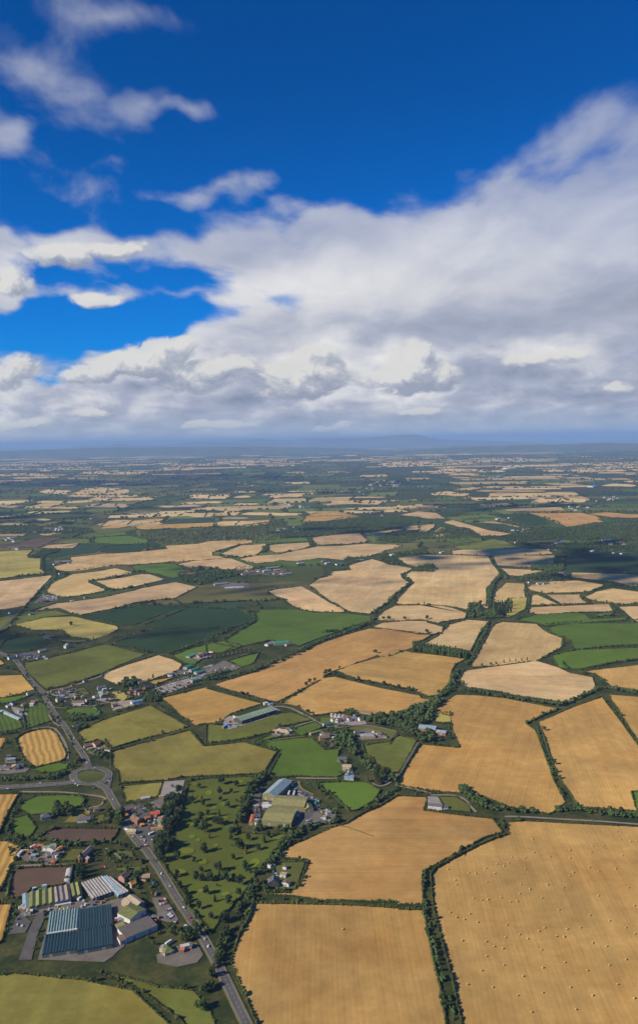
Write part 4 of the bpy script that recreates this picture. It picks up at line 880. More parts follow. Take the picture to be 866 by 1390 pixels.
road('A 60,408 150,405 300,402', 5, M_TRACK, 'track', False); road('O 360,580 400,660 470,740', 5, None, 'layby', False)
YZ = [0.80]
def yard(s, m=M_YARD, name='yard'):
    YZ[0] += 0.004; o = sheet(name, PP(s), YZ[0], m); return o
yard('A 478,172 560,150 600,175 615,190 725,212 705,245 668,262 650,345 605,348 575,330 545,285 520,268 505,240 490,215', M_ASPH, 'car_park')
yard('A 667,64 750,58 735,120 650,124', M_YARD_L); yard('A 625,140 665,130 665,170 640,190 605,150', M_YARD)
yard('M 160,245 240,180 330,165 420,170 520,170 500,230 440,290 400,318 340,318 320,290 200,290', M_YARD)
yard('M 150,700 330,660 560,612 640,590 690,600 866,590 N 120,470 235,440 350,560 440,580 400,600 200,650 200,790 160,820 120,860 60,900 M 340,1060 300,1060 390,730 330,700 200,720 160,800 120,760')
yard('M 300,690 370,690 300,860 250,1060 150,1060 220,860 260,760', M_ASPH); yard('M 60,860 160,700 250,760 200,850', M_ASPH)
yard('N 385,455 480,450 575,605 540,640 430,600 425,540', M_YARD); yard('N 300,295 380,285 375,325 340,345 305,330', mat('sandy_patio', (0.42,0.28,0.17), .9, var=.15), 'patio')
yard('N 420,850 540,800 640,760 700,770 745,850 700,905 560,935 430,905', M_YARD); yard('T 300,150 420,140 560,270 680,330 680,420 850,520 820,560 700,560 520,590 420,590 400,440 110,440 90,360 240,330', M_ASPH)
yard('T 525,560 640,455 700,480 680,540 640,580 540,600', M_YARD); yard('T 740,510 830,500 860,535 770,575', M_YARD_L); yard('T 80,180 120,200 90,360 110,560 20,580 20,300 60,190', M_ASPH)
yard('R 325,460 440,420 560,390 640,370 700,340 760,290 866,250 866,300 700,355 650,400 560,440 430,495 390,490', M_YARD_L); yard('W 480,300 560,270 640,228 790,285 700,320 500,345', M_YARD)
yard('W 360,200 430,160 530,170 500,210 440,225', M_YARD_L); yard('U 20,255 60,230 150,230 370,155 440,190 400,225 190,290 60,330 20,300', M_YARD_L)
yard('U 365,360 420,310 500,315 540,355 500,375 400,378', M_YARD_L); yard('V 40,95 120,90 240,120 250,145 160,150 80,145', M_YARD_L); yard('V 180,190 250,170 340,190 345,230 230,240 190,225', M_YARD)
yard('Q 340,485 460,465 520,520 480,560 440,520 370,510', M_YARD_L); yard('Q 440,470 560,455 580,520 500,545', M_YARD); yard('Q 690,520 800,480 800,560 700,545', M_YARD_L); yard('Q 530,575 640,540 640,590 540,590', M_YARD_L)
yard('Q 60,225 180,195 300,190 290,245 120,260', M_ASPH); yard('Q 80,590 170,610 210,655 170,670 110,640', M_YARD_L); yard('R 0,555 150,545 270,555 150,590 20,625', mat('sandy_yard', (0.35,0.28,0.2), .9, var=.2))
yard('S 0,375 120,385 220,400 190,425 60,440 -40,435', M_YARD); yard('C 105,110 145,112 165,155 110,155', M_YARD_L); yard('B 340,460 380,440 390,490 340,490', M_YARD_L); yard('V 100,380 170,420 180,470 130,470', M_YARD_L)
yard('g2 570,320 700,315 866,320 866,355 700,345 600,355', M_YARD); yard('g2 430,395 640,395 650,430 500,432', M_YARD); yard('P 230,410 330,400 370,450 240,465', M_YARD); yard('g1 250,470 330,470 350,500 200,515', M_YARD); yard('g1 320,265 430,262 420,280 330,290', M_YARD); yard('U 770,375 860,345 866,440 800,460', M_YARD); yard('S 620,220 700,205 790,215 800,290 640,290', M_VERGE, 'garden_ground'); yard('S 40,320 120,320 120,360 40,360', M_YARD)
# pale greens and tees of the parkland
for s in 'L 255,107,28,15 L 390,190,32,26 L 530,305,30,18 L 695,82,36,14 L 415,425,34,18 L 555,435,32,14 L 215,490,18,20 L 445,340,28,14 L 225,620,36,18 L 460,705,28,14 L 120,755,36,16 L 330,870,44,22 L 830,885,40,36 L 285,655,26,16 B 20,235,20,12 A 760,345,30,12 B 170,520,18,9 A 820,390,18,9 A 730,430,28,10 B 70,507,12,8 B 290,390,20,14 B 380,290,22,8 B 77,385,18,8'.replace('L ', 'L').replace('B ', 'B').replace('A ', 'A').split():
    t = TILES[s[0]]; a = [float(v) for v in s[1:].split(',')]; ps = []
    for k in range(18):
        th = 2*PI*k/18; r_ = rng.uniform(.85, 1.1); ps.append((t[0]+(a[0]+a[2]*r_*math.cos(th))/t[2], t[1]+(a[1]+a[3]*r_*math.sin(th))/t[2]))
    PGZ = globals().get('PGZ', 0.82)+0.005; sheet('putting_green', ps, PGZ, FM['mown'], None, (0.15,0.19,0.02))
# round bales
def bale_mesh():
    k = 16; prof = [(-0.62,0.70),(-0.60,0.86),(-0.5,0.93),(-0.2,0.96),(0.2,0.96),(0.5,0.93),(0.60,0.86),(0.62,0.70)]; V = []
    for x, r in prof:
        for i in range(k):
            a = 2*PI*i/k; rr = r*(1+0.02*math.sin(3*a)); z = rr*math.sin(a); z = max(z, -0.86); V.append((x, rr*math.cos(a), z+0.86))
    Fq = [[j*k+i, j*k+(i+1) % k, (j+1)*k+(i+1) % k, (j+1)*k+i] for j in range(len(prof)-1) for i in range(k)]
    n = len(V); V += [(-0.58,0,.86),(0.58,0,.86)]
    Ft = [[n, (i+1) % k, i] for i in range(k)]+[[n+1, (len(prof)-1)*k+i, (len(prof)-1)*k+(i+1) % k] for i in range(k)]
    return mesh_np('straw_bale', V, [np.array(Fq), np.array(Ft)], [mat('straw', (0.58,0.38,0.14), .95, var=.2, vscale=3)], smooth=False)
BM = bale_mesh()
BALES = [('C 484,265 618,305 618,333 700,290 740,287 695,312 546,328 488,313 457,333 408,330 398,350 355,355 381,362 315,370 348,388 254,387 279,390 205,413 209,430 320,420 458,373 616,398 630,385 688,367 722,383 782,372 806,324 800,267 836,275 860,272 538,430 596,440 441,428 474,446 437,463 370,477 404,492 428,490 516,478 272,478 301,485 323,484 186,530 210,548 257,535 238,555 286,565 391,575 437,610 386,620 316,635 345,653 377,660 230,632 143,573 466,625 507,597 527,586 608,590 656,585 570,616 597,618 515,665 318,688 820,585 852,607 750,652 238,325 180,375 530,203 787,238 850,505 300,740 380,720 450,760 520,730 600,710 680,740 760,720 820,700 250,790 340,800 430,830 520,820 620,800 700,830 790,790 850,840 640,880 480,890 700,640 690,540 760,560 830,440 720,470 580,520','in the large bale-dotted field',1.45),
 ('C 167,42 183,40 232,33 400,40 402,52 398,28 245,16 270,5 313,2 350,65 460,82 455,45 550,110 555,95 352,112 F 388,477 405,487 335,541 383,555 428,548 465,560 412,505 447,500 308,524 205,590 190,602 122,605 137,608 175,535 247,557 295,377 320,368 215,470 262,500','in the stubble field below the barn',1.15),
 ('C 570,5 600,18 668,47 710,38 640,95 660,100 730,95 780,70 800,118 700,125 690,60 760,20 F 655,405 700,430 760,445 690,555 738,578 775,520 855,555 640,530 620,500 600,470 560,420 610,395 680,380 730,350 790,420 820,500 720,510','in the tall stubble field at right',1.15),
 ('R 60,330 130,290 200,300 210,340 110,350 250,350 280,300 300,250 350,290 380,330 90,380 40,370 170,370 230,320','in the small stubble field by the wide pasture',0.9),('B 642,664','in the bottom centre stubble field',1.6),('S 170,290 440,345 470,250 200,375','in the stripy gold field',1.1)]
for s, zone, k in BALES:
    for p in PP(s):
        x, y_ = G(*p); o = link('straw_bale', BM, loc=(x, y_, 0.6), rz=rng.uniform(0, PI), scale=(k*.66*rng.uniform(.9,1.1),)*3)
        reg(o, 'round straw bale', 'bale', p, 'round bales on the stubble', zone)
# ------------------------------------------------------------------ buildings
WALLM = {k: mat(k+'_wall', c, .9, var=.1, vscale=.3) for k, c in dict(white=(0.60,0.58,0.54),cream=(0.52,0.44,0.32),brick=(0.28,0.13,0.08),grey=(0.30,0.29,0.27),olive=(0.22,0.20,0.10),dark=(0.07,0.07,0.06),tan=(0.38,0.29,0.19),rust=(0.34,0.14,0.07),green=(0.05,0.22,0.12),glass=(0.10,0.14,0.14),pink=(0.42,0.25,0.20)).items()}
ROOFD = dict(slate=(0.12,0.12,0.13),brown=(0.20,0.13,0.09),terra=(0.48,0.15,0.06),orange=(0.60,0.24,0.05),red=(0.50,0.09,0.06),white=(0.52,0.52,0.50),olive=(0.27,0.25,0.095),moss=(0.16,0.175,0.05),lime=(0.235,0.245,0.085),sheetgrey=(0.27,0.27,0.26),bluegrey=(0.26,0.34,0.37),blue=(0.13,0.30,0.52),green=(0.05,0.24,0.14),palegreen=(0.22,0.30,0.19),beige=(0.40,0.32,0.22),tar=(0.13,0.115,0.10),pink=(0.30,0.235,0.20),purple=(0.20,0.18,0.175))
ROOFM = {}
for k, c in ROOFD.items(): ROOFM[k] = mat(k+'_roof', c, .75, .25, var=.26, vscale=.22, kind='ribs', sx=0.9, amp=.10)
ROOFM['glass_dark'] = mat('dark_greenhouse_glass', (0.012,0.040,0.032), .30, .5, kind='panes', sx=2.4, sy=4.5, amp=.05)
ROOFM['glass_teal'] = mat('teal_greenhouse_glass', (0.15,0.23,0.21), .35, .5, kind='panes', sx=2.4, sy=4.0, amp=.09)
ROOFM['glass_pale'] = mat('whitewashed_glass', (0.33,0.30,0.27), .5, .4, kind='panes', sx=3.0, sy=3.5, amp=.05)
ROOFM['glass_blue'] = mat('blue_tinted_glass', (0.26,0.34,0.44), .4, .5, kind='panes', sx=3.0, sy=4, amp=.06)
ROOFM['film'] = mat('polythene_film', (0.50,0.46,0.43), .5, .4, var=.1, vscale=.3)
M_WIN = mat('window_glass', (0.03,0.035,0.04), .15, .6); M_DOOR = mat('door_paint', (0.12,0.10,0.09), .7); M_RDOOR = mat('roller_door', (0.30,0.31,0.30), .6); M_CHIM = mat('chimney_brick', (0.25,0.13,0.09), .95); M_SKY = mat('skylight_panel', (0.55,0.53,0.42), .5)
def prism(prof, y0, y1):
    """closed profile (x,z) list swept along y"""
    n = len(prof); V = [(p[0], y0, p[1]) for p in prof]+[(p[0], y1, p[1]) for p in prof]
    return V, [list(range(n))]+[list(range(2*n-1, n-1, -1))]+[[(i+1) % n, i, n+i, n+(i+1) % n] for i in range(n)]
def pyobj(name, V, Fl, m, parent, loc=(0,0,0), swap=False):
    if swap: V = [(v[1], v[0], v[2]) for v in V]; Fl = [f[::-1] for f in Fl]
    me = bpy.data.meshes.new(name); me.from_pydata([tuple(v) for v in V], [], Fl); me.materials.append(m); me.update()
    return link(name, me, parent, loc)
def boxv(x0, x1, y0, y1, z0, z1):
    return [(x0,y0,z0),(x1,y0,z0),(x1,y1,z0),(x0,y1,z0),(x0,y0,z1),(x1,y0,z1),(x1,y1,z1),(x0,y1,z1)], [[3,2,1,0],[4,5,6,7],[0,1,5,4],[1,2,6,5],[2,3,7,6],[3,0,4,7]]
def building(s, d, h, roof='gable_x', wall='white', rm='slate', rise=None, n=1, name='house', desc=None, cat='house', house=None, over=0.4, lights=0, group=None, stripes=None):
    (p1, p2) = PP(s); a, b_ = np.array(G(*p1)), np.array(G(*p2)); w = float(np.hypot(*(b_-a))); rz = math.atan2(b_[1]-a[1], b_[0]-a[0]); m = (a+b_)/2
    e = bpy.data.objects.new(name, None); COL.objects.link(e); e.location = (m[0], m[1], 0.9); e.rotation_euler = (0,0,rz); e.empty_display_size = 1
    W, R = WALLM[wall], ROOFM[rm]; hw = w/2; small = w/m[1]*FPX < 7
    if house is None: house = name in ('house','bungalow','farmhouse','cottage')
    along_x = roof in ('gable_x','hip'); L, Wd = (w, d) if along_x else (d, w); span = Wd/n; rise = rise if rise is not None else span*(0.32 if house else 0.18)
    if roof in ('gable_x','gable_y'):
        x0 = 0.0 if along_x else -hw; y0, y1 = (-hw, hw) if along_x else (0, d)
        pr = [(x0, -1.5), (x0+Wd, -1.5), (x0+Wd, h)]; top = [(x0+Wd, h)]
        for i in range(n-1, -1, -1):
            pr.append((x0+(i+.5)*span, h+rise)); top.append((x0+(i+.5)*span, h+rise))
            pr.append((x0+i*span, h)); top.append((x0+i*span, h))
        V, Fl = prism(pr, y0, y1); pyobj('wall', V, Fl, W, e, swap=along_x)
        sl = rise/(span/2); t2 = [(top[0][0]+over, top[0][1]-over*sl)]+top[1:-1]+[(top[-1][0]-over, top[-1][1]-over*sl)]
        ch = [(p[0], p[1]+0.30) for p in t2]+[(p[0], p[1]+0.04) for p in t2[::-1]]; V, Fl = prism(ch, y0-over, y1+over); Fl[0], Fl[1] = Fl[0][::-1], Fl[1][::-1]; Fl = [f[::-1] if i > 1 else f for i, f in enumerate(Fl)]
        if n > 1 or stripes:   # caps as separate quads per slope to stay planar
            k = len(t2); Fl = [f for f in Fl[2:]]+[[i, i+1, 2*k-2-i, 2*k-1-i] for i in range(k-1)]+[[2*k+i, 2*k+2*k-1-i, 2*k+2*k-2-i, 2*k+i+1] for i in range(k-1)]
        r = pyobj('roof', V, Fl, R, e, swap=along_x)
        if stripes:
            r.data.materials.append(ROOFM[stripes])
            for p in r.data.polygons:
                c = p.center; q = int(((c.y if along_x else c.x+hw))/span*2) 
                if q % 4 in (1,2) : p.material_index = 1
    elif roof == 'hip':
        V, Fl = boxv(-hw, hw, 0, d, -1.5, h); pyobj('wall', V, Fl, W, e); o = over; k = min(d, w)/2
        V = [(-hw-o,-o,h-.1),(hw+o,-o,h-.1),(hw+o,d+o,h-.1),(-hw-o,d+o,h-.1),(-hw+k,d/2,h+rise),(hw-k,d/2,h+rise)]
        r = pyobj('roof', V, [[0,1,5,4],[1,2,5],[2,3,4,5],[3,0,4],[3,2,1,0]], R, e)
    elif roof == 'flat':
        V, Fl = boxv(-hw, hw, 0, d, -1.5, h); pyobj('wall', V, Fl, W, e); V, Fl = boxv(-hw-.2, hw+.2, -.2, d+.2, h+.01, h+.4); r = pyobj('roof', V, Fl, R, e)
    else:  # tunnel: arched cross-section going away from the viewer (or along x)
        al = roof == 'tunnel_x'; WD, Ln = (d, w) if al else (w, d); x0 = 0 if al else -hw; sp = WD/n; y0, y1 = (-hw, hw) if al else (0, d); Vs, Fs = [], []
        for i in range(n):
            pr = [(x0+sp*(i+.5)-sp*.49*math.cos(PI*k/10), h*0.35+h*0.65*math.sin(PI*k/10)) for k in range(11)]; pr = [(pr[0][0], -0.5)]+pr+[(pr[-1][0], -0.5)]
            V, Fl = prism(pr[::-1], y0, y1); o = len(Vs); Vs += V; Fs += [[q+o for q in f] for f in Fl]
        r = pyobj('cover', Vs, Fs, R, e, swap=al)
        V, Fl = boxv(-hw*.15, hw*.15, -.12, 0.02, -.5, h*.6); pyobj('door', V, Fl, M_RDOOR, e)
    if house and not small:
        V, Fl = boxv(-hw*.5-.4, -hw*.5+.4, d/2-.35, d/2+.35, h+rise*.4, h+rise+1.1); pyobj('chimney', V, Fl, M_CHIM, r)
        if w > 16: V, Fl = boxv(hw*.6-.4, hw*.6+.4, d/2-.35, d/2+.35, h+rise*.4, h+rise+1.1); pyobj('chimney', V, Fl, M_CHIM, r)
        V, Fl = boxv(-.5, .5, -.08, .05, -.8, 2.1); pyobj('door', V, Fl, M_DOOR, e)
        for fl in range(2 if h > 4.4 else 1):
            for q in (-.78, -.42, .42, .78):
                V, Fl = boxv(q*hw-.6, q*hw+.6, -.06, .05, .9+2.7*fl, 2.2+2.7*fl); pyobj('window', V, Fl, M_WIN, e)
    elif not house and not small and roof in ('gable_x','gable_y','flat') and h > 3:
        for q in ([-.5, .5] if w > 24 else [0]):
            V, Fl = boxv(q*hw-1.9, q*hw+1.9, -.1, .05, -.8, min(4.0, h*.75)); pyobj('roller_door', V, Fl, M_RDOOR, e)
    for i in range(lights):
        q = (i+.5)/lights
        if roof == 'gable_x': 
            x = -hw+w*(0.35+0.6*q) if lights > 3 else -hw+w*q; V = [(x-.5, 0.6, h+rise*1.2/d+.36), (x+.5, 0.6, h+rise*1.2/d+.36), (x+.5, d/2-.6, h+rise*(1-1.2/d)+.36), (x-.5, d/2-.6, h+rise*(1-1.2/d)+.36)]; V2 = [(v[0], v[1], v[2]-.1) for v in V]
        elif roof == 'flat': x = -hw+w*q; V = [(x-.6,1,h+.5),(x+.6,1,h+.5),(x+.6,d-1,h+.5),(x-.6,d-1,h+.5)]; V2 = [(v[0], v[1], v[2]-.1) for v in V]
        pyobj('skylight', V2+V, [[3,2,1,0],[4,5,6,7],[0,1,5,4],[1,2,6,5],[2,3,7,6],[3,0,4,7]], M_SKY, r)
    wn = dict(white='white walls', cream='cream walls', brick='brick walls', grey='grey walls', olive='olive walls', dark='dark walls', tan='tan walls', rust='rust walls', green='green walls', glass='glass sides', pink='pinkish walls')[wall]
    rn = dict(slate='grey slate roof', brown='brown roof', terra='terracotta roof', orange='orange roof', red='red roof', white='white roof', olive='olive roof', moss='mossy green roof', lime='lime green roof', sheetgrey='grey sheet roof', bluegrey='blue-grey roof', blue='blue roof', green='green roof', palegreen='pale green roof', beige='beige roof', tar='dark flat roof', pink='pinkish roof', purple='purplish roof').get(rm, 'glazed roof')
    reg(e, desc or f"{name.replace('_',' ')} with {wn} and {rn}", cat, ((p1[0]+p2[0])/2, (p1[1]+p2[1])/2), group); return e
B = building; ind = dict(name='industrial_shed', cat='shed', house=False)
# works at the bottom left
B('M 185,692 232,682', 38, 4, 'gable_y', 'grey', 'bluegrey', 1.0, 1, **ind); B('M 233,682 437,642', 37, 5, 'gable_y', 'olive', 'moss', 1.8, 4, stripes='lime', **ind, desc='wide shed of green and lime striped spans'); B('M 438,642 562,615', 37, 5, 'gable_y', 'grey', 'pink', 1.6, 3, stripes='purple', **ind, desc='shed with pink and purple-grey striped spans'); B('M 574,592 650,575', 32, 4.6, 'gable_y', 'olive', 'moss', 1.8, 2, stripes='lime', **ind, desc='short shed with two green spans')
B('M 500,466 552,460', 36, 3.2, 'tunnel', 'white', 'film', name='polytunnel', cat='polytunnel', house=False, desc='long pale polytunnel beside the brown plot')
B('A 378,550 470,518', 46, 3.4, 'gable_y', 'glass', 'glass_pale', 1.0, 8, name='greenhouse', cat='greenhouse', house=False, desc='pale whitewashed greenhouse of many narrow spans')
B('N 157,462 198,447', 56, 3.8, 'gable_y', 'glass', 'glass_blue', 1.3, 3, name='greenhouse', cat='greenhouse', house=False, desc='bright blue-tinted greenhouse'); B('N 199,446 236,430', 50, 3.8, 'gable_y', 'glass', 'glass_pale', 1.3, 2, name='greenhouse', cat='greenhouse', house=False, desc='narrow greenhouse beside the blue one')
B('M 370,900 612,862', 50, 4.6, 'gable_y', 'glass', 'glass_teal', 1.1, 11, name='greenhouse', cat='greenhouse', house=False, desc='large teal greenhouse behind the white ridge'); B('M 335,1050 605,1008', 40, 4.6, 'gable_y', 'glass', 'glass_dark', 1.1, 11, name='greenhouse', cat='greenhouse', house=False, desc='large dark teal greenhouse in front of the white ridge')
B('M 622,862 N 118,668', 46, 4.6, 'gable_y', 'glass', 'glass_dark', 1.1, 12, name='greenhouse', cat='greenhouse', house=False, desc='very dark green greenhouse at the back right'); B('M 612,1022 N 120,805', 42, 4.6, 'gable_y', 'glass', 'glass_dark', 1.1, 12, name='greenhouse', cat='greenhouse', house=False, desc='very dark green greenhouse at the front right')
B('M 372,899 610,861', 2.2, 6.2, 'flat', 'white', 'white', name='service_corridor', cat='corridor', house=False, desc='narrow white corridor between the teal greenhouses')
B('M 455,705 548,690', 9, 3, 'flat', 'olive', 'moss', lights=3, **ind, desc='small green shed with three pale roof lights'); B('M 435,655 560,632', 3, 2.5, 'flat', 'white', 'white', **ind, desc='long thin white lean-to')
B('N 240,640 352,570', 24, 6, 'gable_y', 'white', 'moss', 3, 1, **ind, desc='hall with mossy green pitched roof and white gable'); B('N 290,545 340,520', 26, 6.5, 'gable_y', 'tan', 'beige', 2.2, 1, **ind, desc='long ribbed beige hall behind the green one'); B('N 225,530 275,500', 13, 5, 'gable_y', 'tan', 'beige', 2.0, **ind, desc='short ribbed beige shed')
B('N 215,765 430,675', 26, 5, 'flat', 'white', 'tar', **ind, desc='broad dark flat-roofed warehouse'); B('N 162,690 213,668', 11, 3.6, 'flat', 'olive', 'lime', **ind, desc='small lime green flat shed'); B('N 172,785 215,770', 12, 4.5, 'flat', 'white', 'brown', **ind, desc='white-walled lean-to at the warehouse end')
B('N 200,350 238,322', 11, 5.4, 'gable_x', 'pink', 'brown', name='farmhouse'); B('N 250,388 285,372', 8, 4, 'gable_x', 'cream', 'orange'); B('N 480,862 545,838', 14, 3, 'hip', 'cream', 'moss', name='clubhouse', house=True)
B('M 648,296 742,208', 9, 5.4, 'gable_x', 'brick', 'pink', name='farmhouse'); B('M 690,300 722,285', 8, 4.5, 'gable_y', 'brick', 'pink', name='cottage')
B('M 335,206 440,198', 8, 3.4, 'gable_x', 'white', 'palegreen', **ind); B('M 420,215 440,198', 14, 3.4, 'gable_x', 'white', 'palegreen', **ind, desc='narrow white-walled green shed'); B('M 250,252 305,250', 3, 2.8, 'flat', 'green', 'palegreen', name='container', cat='container', house=False, desc='pale green shipping container'); B('M 463,215 500,190', 6, 3, 'gable_x', 'rust', 'orange', **ind, desc='shed with bright orange roof'); B('M 402,312 434,308', 6, 2.6, 'hip', 'brick', 'terra', name='kiosk', cat='kiosk', house=False, desc='low terracotta pyramid-roofed kiosk')
B('M 445,265 480,245', 5, 3, 'flat', 'white', 'white', **ind, desc='small white box shed'); B('M 155,250 190,215', 4, 3, 'flat', 'white', 'white', **ind, desc='long white box by the trees')
# roadside pub and garage
B('O 312,405 358,385', 19, 6.5, 'gable_y', 'brick', 'brown', name='pub', cat='pub', house=True, desc='brick pub with long brown roof'); B('O 430,330 515,322', 8, 4, 'gable_x', 'rust', 'red', name='shop', cat='shop', house=True, desc='low shop with red roof'); B('O 500,418 578,415', 12, 4.2, 'gable_x', 'white', 'olive', name='shop', cat='shop', house=False, desc='white-fronted shop with olive roof'); B('O 595,402 668,398', 15, 4, 'flat', 'tan', 'olive', name='shop', cat='shop', house=False, desc='flat olive-roofed shop'); B('O 500,365 590,362', 5, 4, 'flat', 'grey', 'sheetgrey', **ind)
B('O 345,425 382,415', 6, 3.4, 'hip', 'rust', 'orange', name='kiosk', cat='kiosk', house=False, desc='round-looking orange kiosk'); B('O 295,490 312,468', 14, 4, 'gable_y', 'tan', 'beige', name='cottage'); B('O 200,340 232,330', 6, 3.2, 'gable_x', 'rust', 'orange', name='kiosk', cat='kiosk', house=False, desc='small orange-roofed hut by the car park'); B('O 348,178 425,165', 6, 3.6, 'tunnel_x', 'white', 'film', name='polytunnel', cat='polytunnel', house=False, desc='short grey arched tunnel shed'); B('O 430,450 545,445', 3, 3, 'flat', 'tan', 'orange', name='awning', cat='awning', house=False, desc='long orange awning over parked cars'); B('O 390,372 430,362', 6, 5, 'gable_x', 'brick', 'terra', name='cottage'); B('O 505,158 552,155', 4, 2.6, 'flat', 'tan', 'beige', **ind); B('O 615,435 655,430', 5, 3, 'flat', 'green', 'bluegrey', **ind); B('O 682,392 706,385', 5, 3, 'tunnel_x', 'white', 'white', name='tank', cat='tank', house=False, desc='white rounded storage tank')
B('S 305,785 378,772', 12, 4.6, 'hip', 'cream', 'slate', 5, name='house', house=True); B('S 570,797 665,790', 10, 3.4, 'gable_x', 'white', 'slate', name='bungalow'); B('S 695,718 728,712', 7, 3.6, 'gable_x', 'cream', 'brown'); B('S 705,245 745,225', 12, 5, 'gable_x', 'cream', 'terra'); B('S 690,300 732,295', 9, 5, 'gable_y', 'white', 'slate', name='cottage'); B('S 625,255 690,240', 8, 4, 'gable_x', 'pink', 'brown'); B('S 560,110 600,95', 9, 5, 'gable_x', 'cream', 'slate'); B('S 55,352 115,345', 9, 4, 'gable_x', 'grey', 'bluegrey', **ind); B('S 50,322 85,318', 6, 3.4, 'gable_x', 'tan', 'slate')
# olive warehouses
B('T 118,325 250,348', 62, 7.5, 'gable_y', 'olive', 'bluegrey', 5.0, 1, name='warehouse', cat='warehouse', house=False, desc='tall gabled warehouse with blue-grey roof'); B('T 205,432 528,452', 36, 8, 'gable_x', 'olive', 'olive', 3, 1, name='warehouse', cat='warehouse', house=False, desc='long olive-roofed middle warehouse'); B('T 535,460 618,450', 18, 5, 'gable_y', 'olive', 'olive', 3.4, name='warehouse', cat='warehouse', house=False, desc='small pointed olive annex'); B('T 112,580 400,602', 44, 7, 'gable_x', 'olive', 'olive', 3, 1, name='warehouse', cat='warehouse', house=False, desc='olive-roofed warehouse nearest the parkland')
B('T 112,412 202,410', 8, 4, 'tunnel_x', 'white', 'white', name='tent', cat='tent', house=False, desc='white marquee beside the warehouses'); B('T 178,445 300,447', 3, 2.8, 'flat', 'white', 'blue', name='container', cat='container', house=False, desc='row of blue containers'); B('T 440,500 480,500', 8, 4, 'gable_y', 'white', 'sheetgrey', **ind); B('T 318,160 400,168', 4, 3, 'flat', 'white', 'palegreen', **ind); B('T 640,385 662,345', 3, 2.6, 'flat', 'white', 'green', name='container', cat='container', house=False, desc='white and green container')
B('T 700,470 760,460', 6, 3, 'gable_x', 'tan', 'brown', **ind); B('T 25,580 45,500', 6, 3, 'gable_x', 'tan', 'terra', **ind)
# garden farm, bungalow, barn, others
B('B 340,492 385,492', 12, 5, 'gable_y', 'dark', 'slate', name='farmhouse'); B('B 350,415 362,405', 5, 3, 'gable_x', 'white', 'white', **ind, desc='tiny white outbuilding'); B('C 108,153 158,158', 9, 4, 'gable_x', 'white', 'slate', name='bungalow'); B('C 163,157 181,155', 6, 3, 'gable_x', 'white', 'slate', name='garage', cat='garage', house=False); B('V 552,186 652,196', 24, 6, 'gable_x', 'brick', 'bluegrey', 3, 1, name='barn', cat='barn', house=False, desc='long barn with pale blue-grey roof'); B('V 655,205 712,212', 16, 4.5, 'gable_x', 'brick', 'bluegrey', 2, lights=2, name='barn', cat='barn', house=False, desc='lower barn with two roof lights')
B('U 152,292 405,210', 27, 7.5, 'gable_x', 'dark', 'palegreen', 3.2, 1, lights=6, name='warehouse', cat='warehouse', house=False, desc='long pale green roofed warehouse with roof lights'); B('U 320,150 350,145', 8, 4, 'flat', 'white', 'white', **ind, desc='white box shed'); B('U 355,152 385,148', 6, 3, 'flat', 'white', 'blue', name='lorry_trailer', cat='trailer', house=False, desc='blue and white trailer'); B('U 22,322 62,300', 5, 3.5, 'flat', 'rust', 'blue', name='container', cat='container', house=False, desc='blue container by the warehouse yard'); B('U 90,248 152,292', 1.2, 6.5, 'flat', 'white', 'white', name='loading_dock', cat='loading dock', house=False, desc='white loading dock at the warehouse end')
B('U 395,355 500,368', 12, 4, 'hip', 'tan', 'beige', 4, name='house', desc='sprawling sandy-coloured villa'); B('U 440,345 470,335', 8, 5, 'gable_x', 'cream', 'brown'); B('U 725,412 800,405', 11, 5, 'gable_x', 'pink', 'brown'); B('U 745,385 775,375', 8, 5, 'gable_y', 'white', 'slate'); B('U 660,372 740,350', 7, 3.4, 'gable_x', 'tan', 'lime', **ind)
for i in range(6): B(f'V {50+32*i},{133-2*i+(i%2)*6} {72+32*i},{128-2*i+(i%2)*6}', 9, 5, 'gable_x' if i % 2 else 'gable_y', 'white', 'slate' if i % 3 else 'brown', group='crescent of pale houses')
for i in range(4): B(f'V {44+22*i},{104+3*i} {60+22*i},{102+3*i}', 8, 4.6, 'gable_y', 'white', 'sheetgrey', group='crescent of pale houses')
B('V 215,230 300,228', 12, 4, 'hip', 'tan', 'sheetgrey', 4); B('V 308,215 342,212', 8, 4, 'gable_x', 'white', 'brown'); B('V 180,205 215,200', 7, 4, 'gable_x', 'white', 'slate'); B('V 80,368 132,366', 9, 5, 'gable_x', 'grey', 'slate'); B('V 108,412 158,415', 9, 5, 'gable_x', 'cream', 'beige'); B('V 145,435 165,432', 6, 4, 'gable_y', 'white', 'slate'); B('V 118,478 172,480', 9, 5, 'gable_x', 'cream', 'blue', name='barn', cat='barn', house=False); B('V 215,85 275,95', 9, 4, 'gable_x', 'tan', 'brown'); B('V 0,225 35,220', 9, 5, 'gable_x', 'brick', 'brown'); B('V 355,490 380,485', 6, 4, 'gable_x', 'white', 'slate'); B('V 0,160 40,152', 7, 4, 'gable_x', 'white', 'slate')
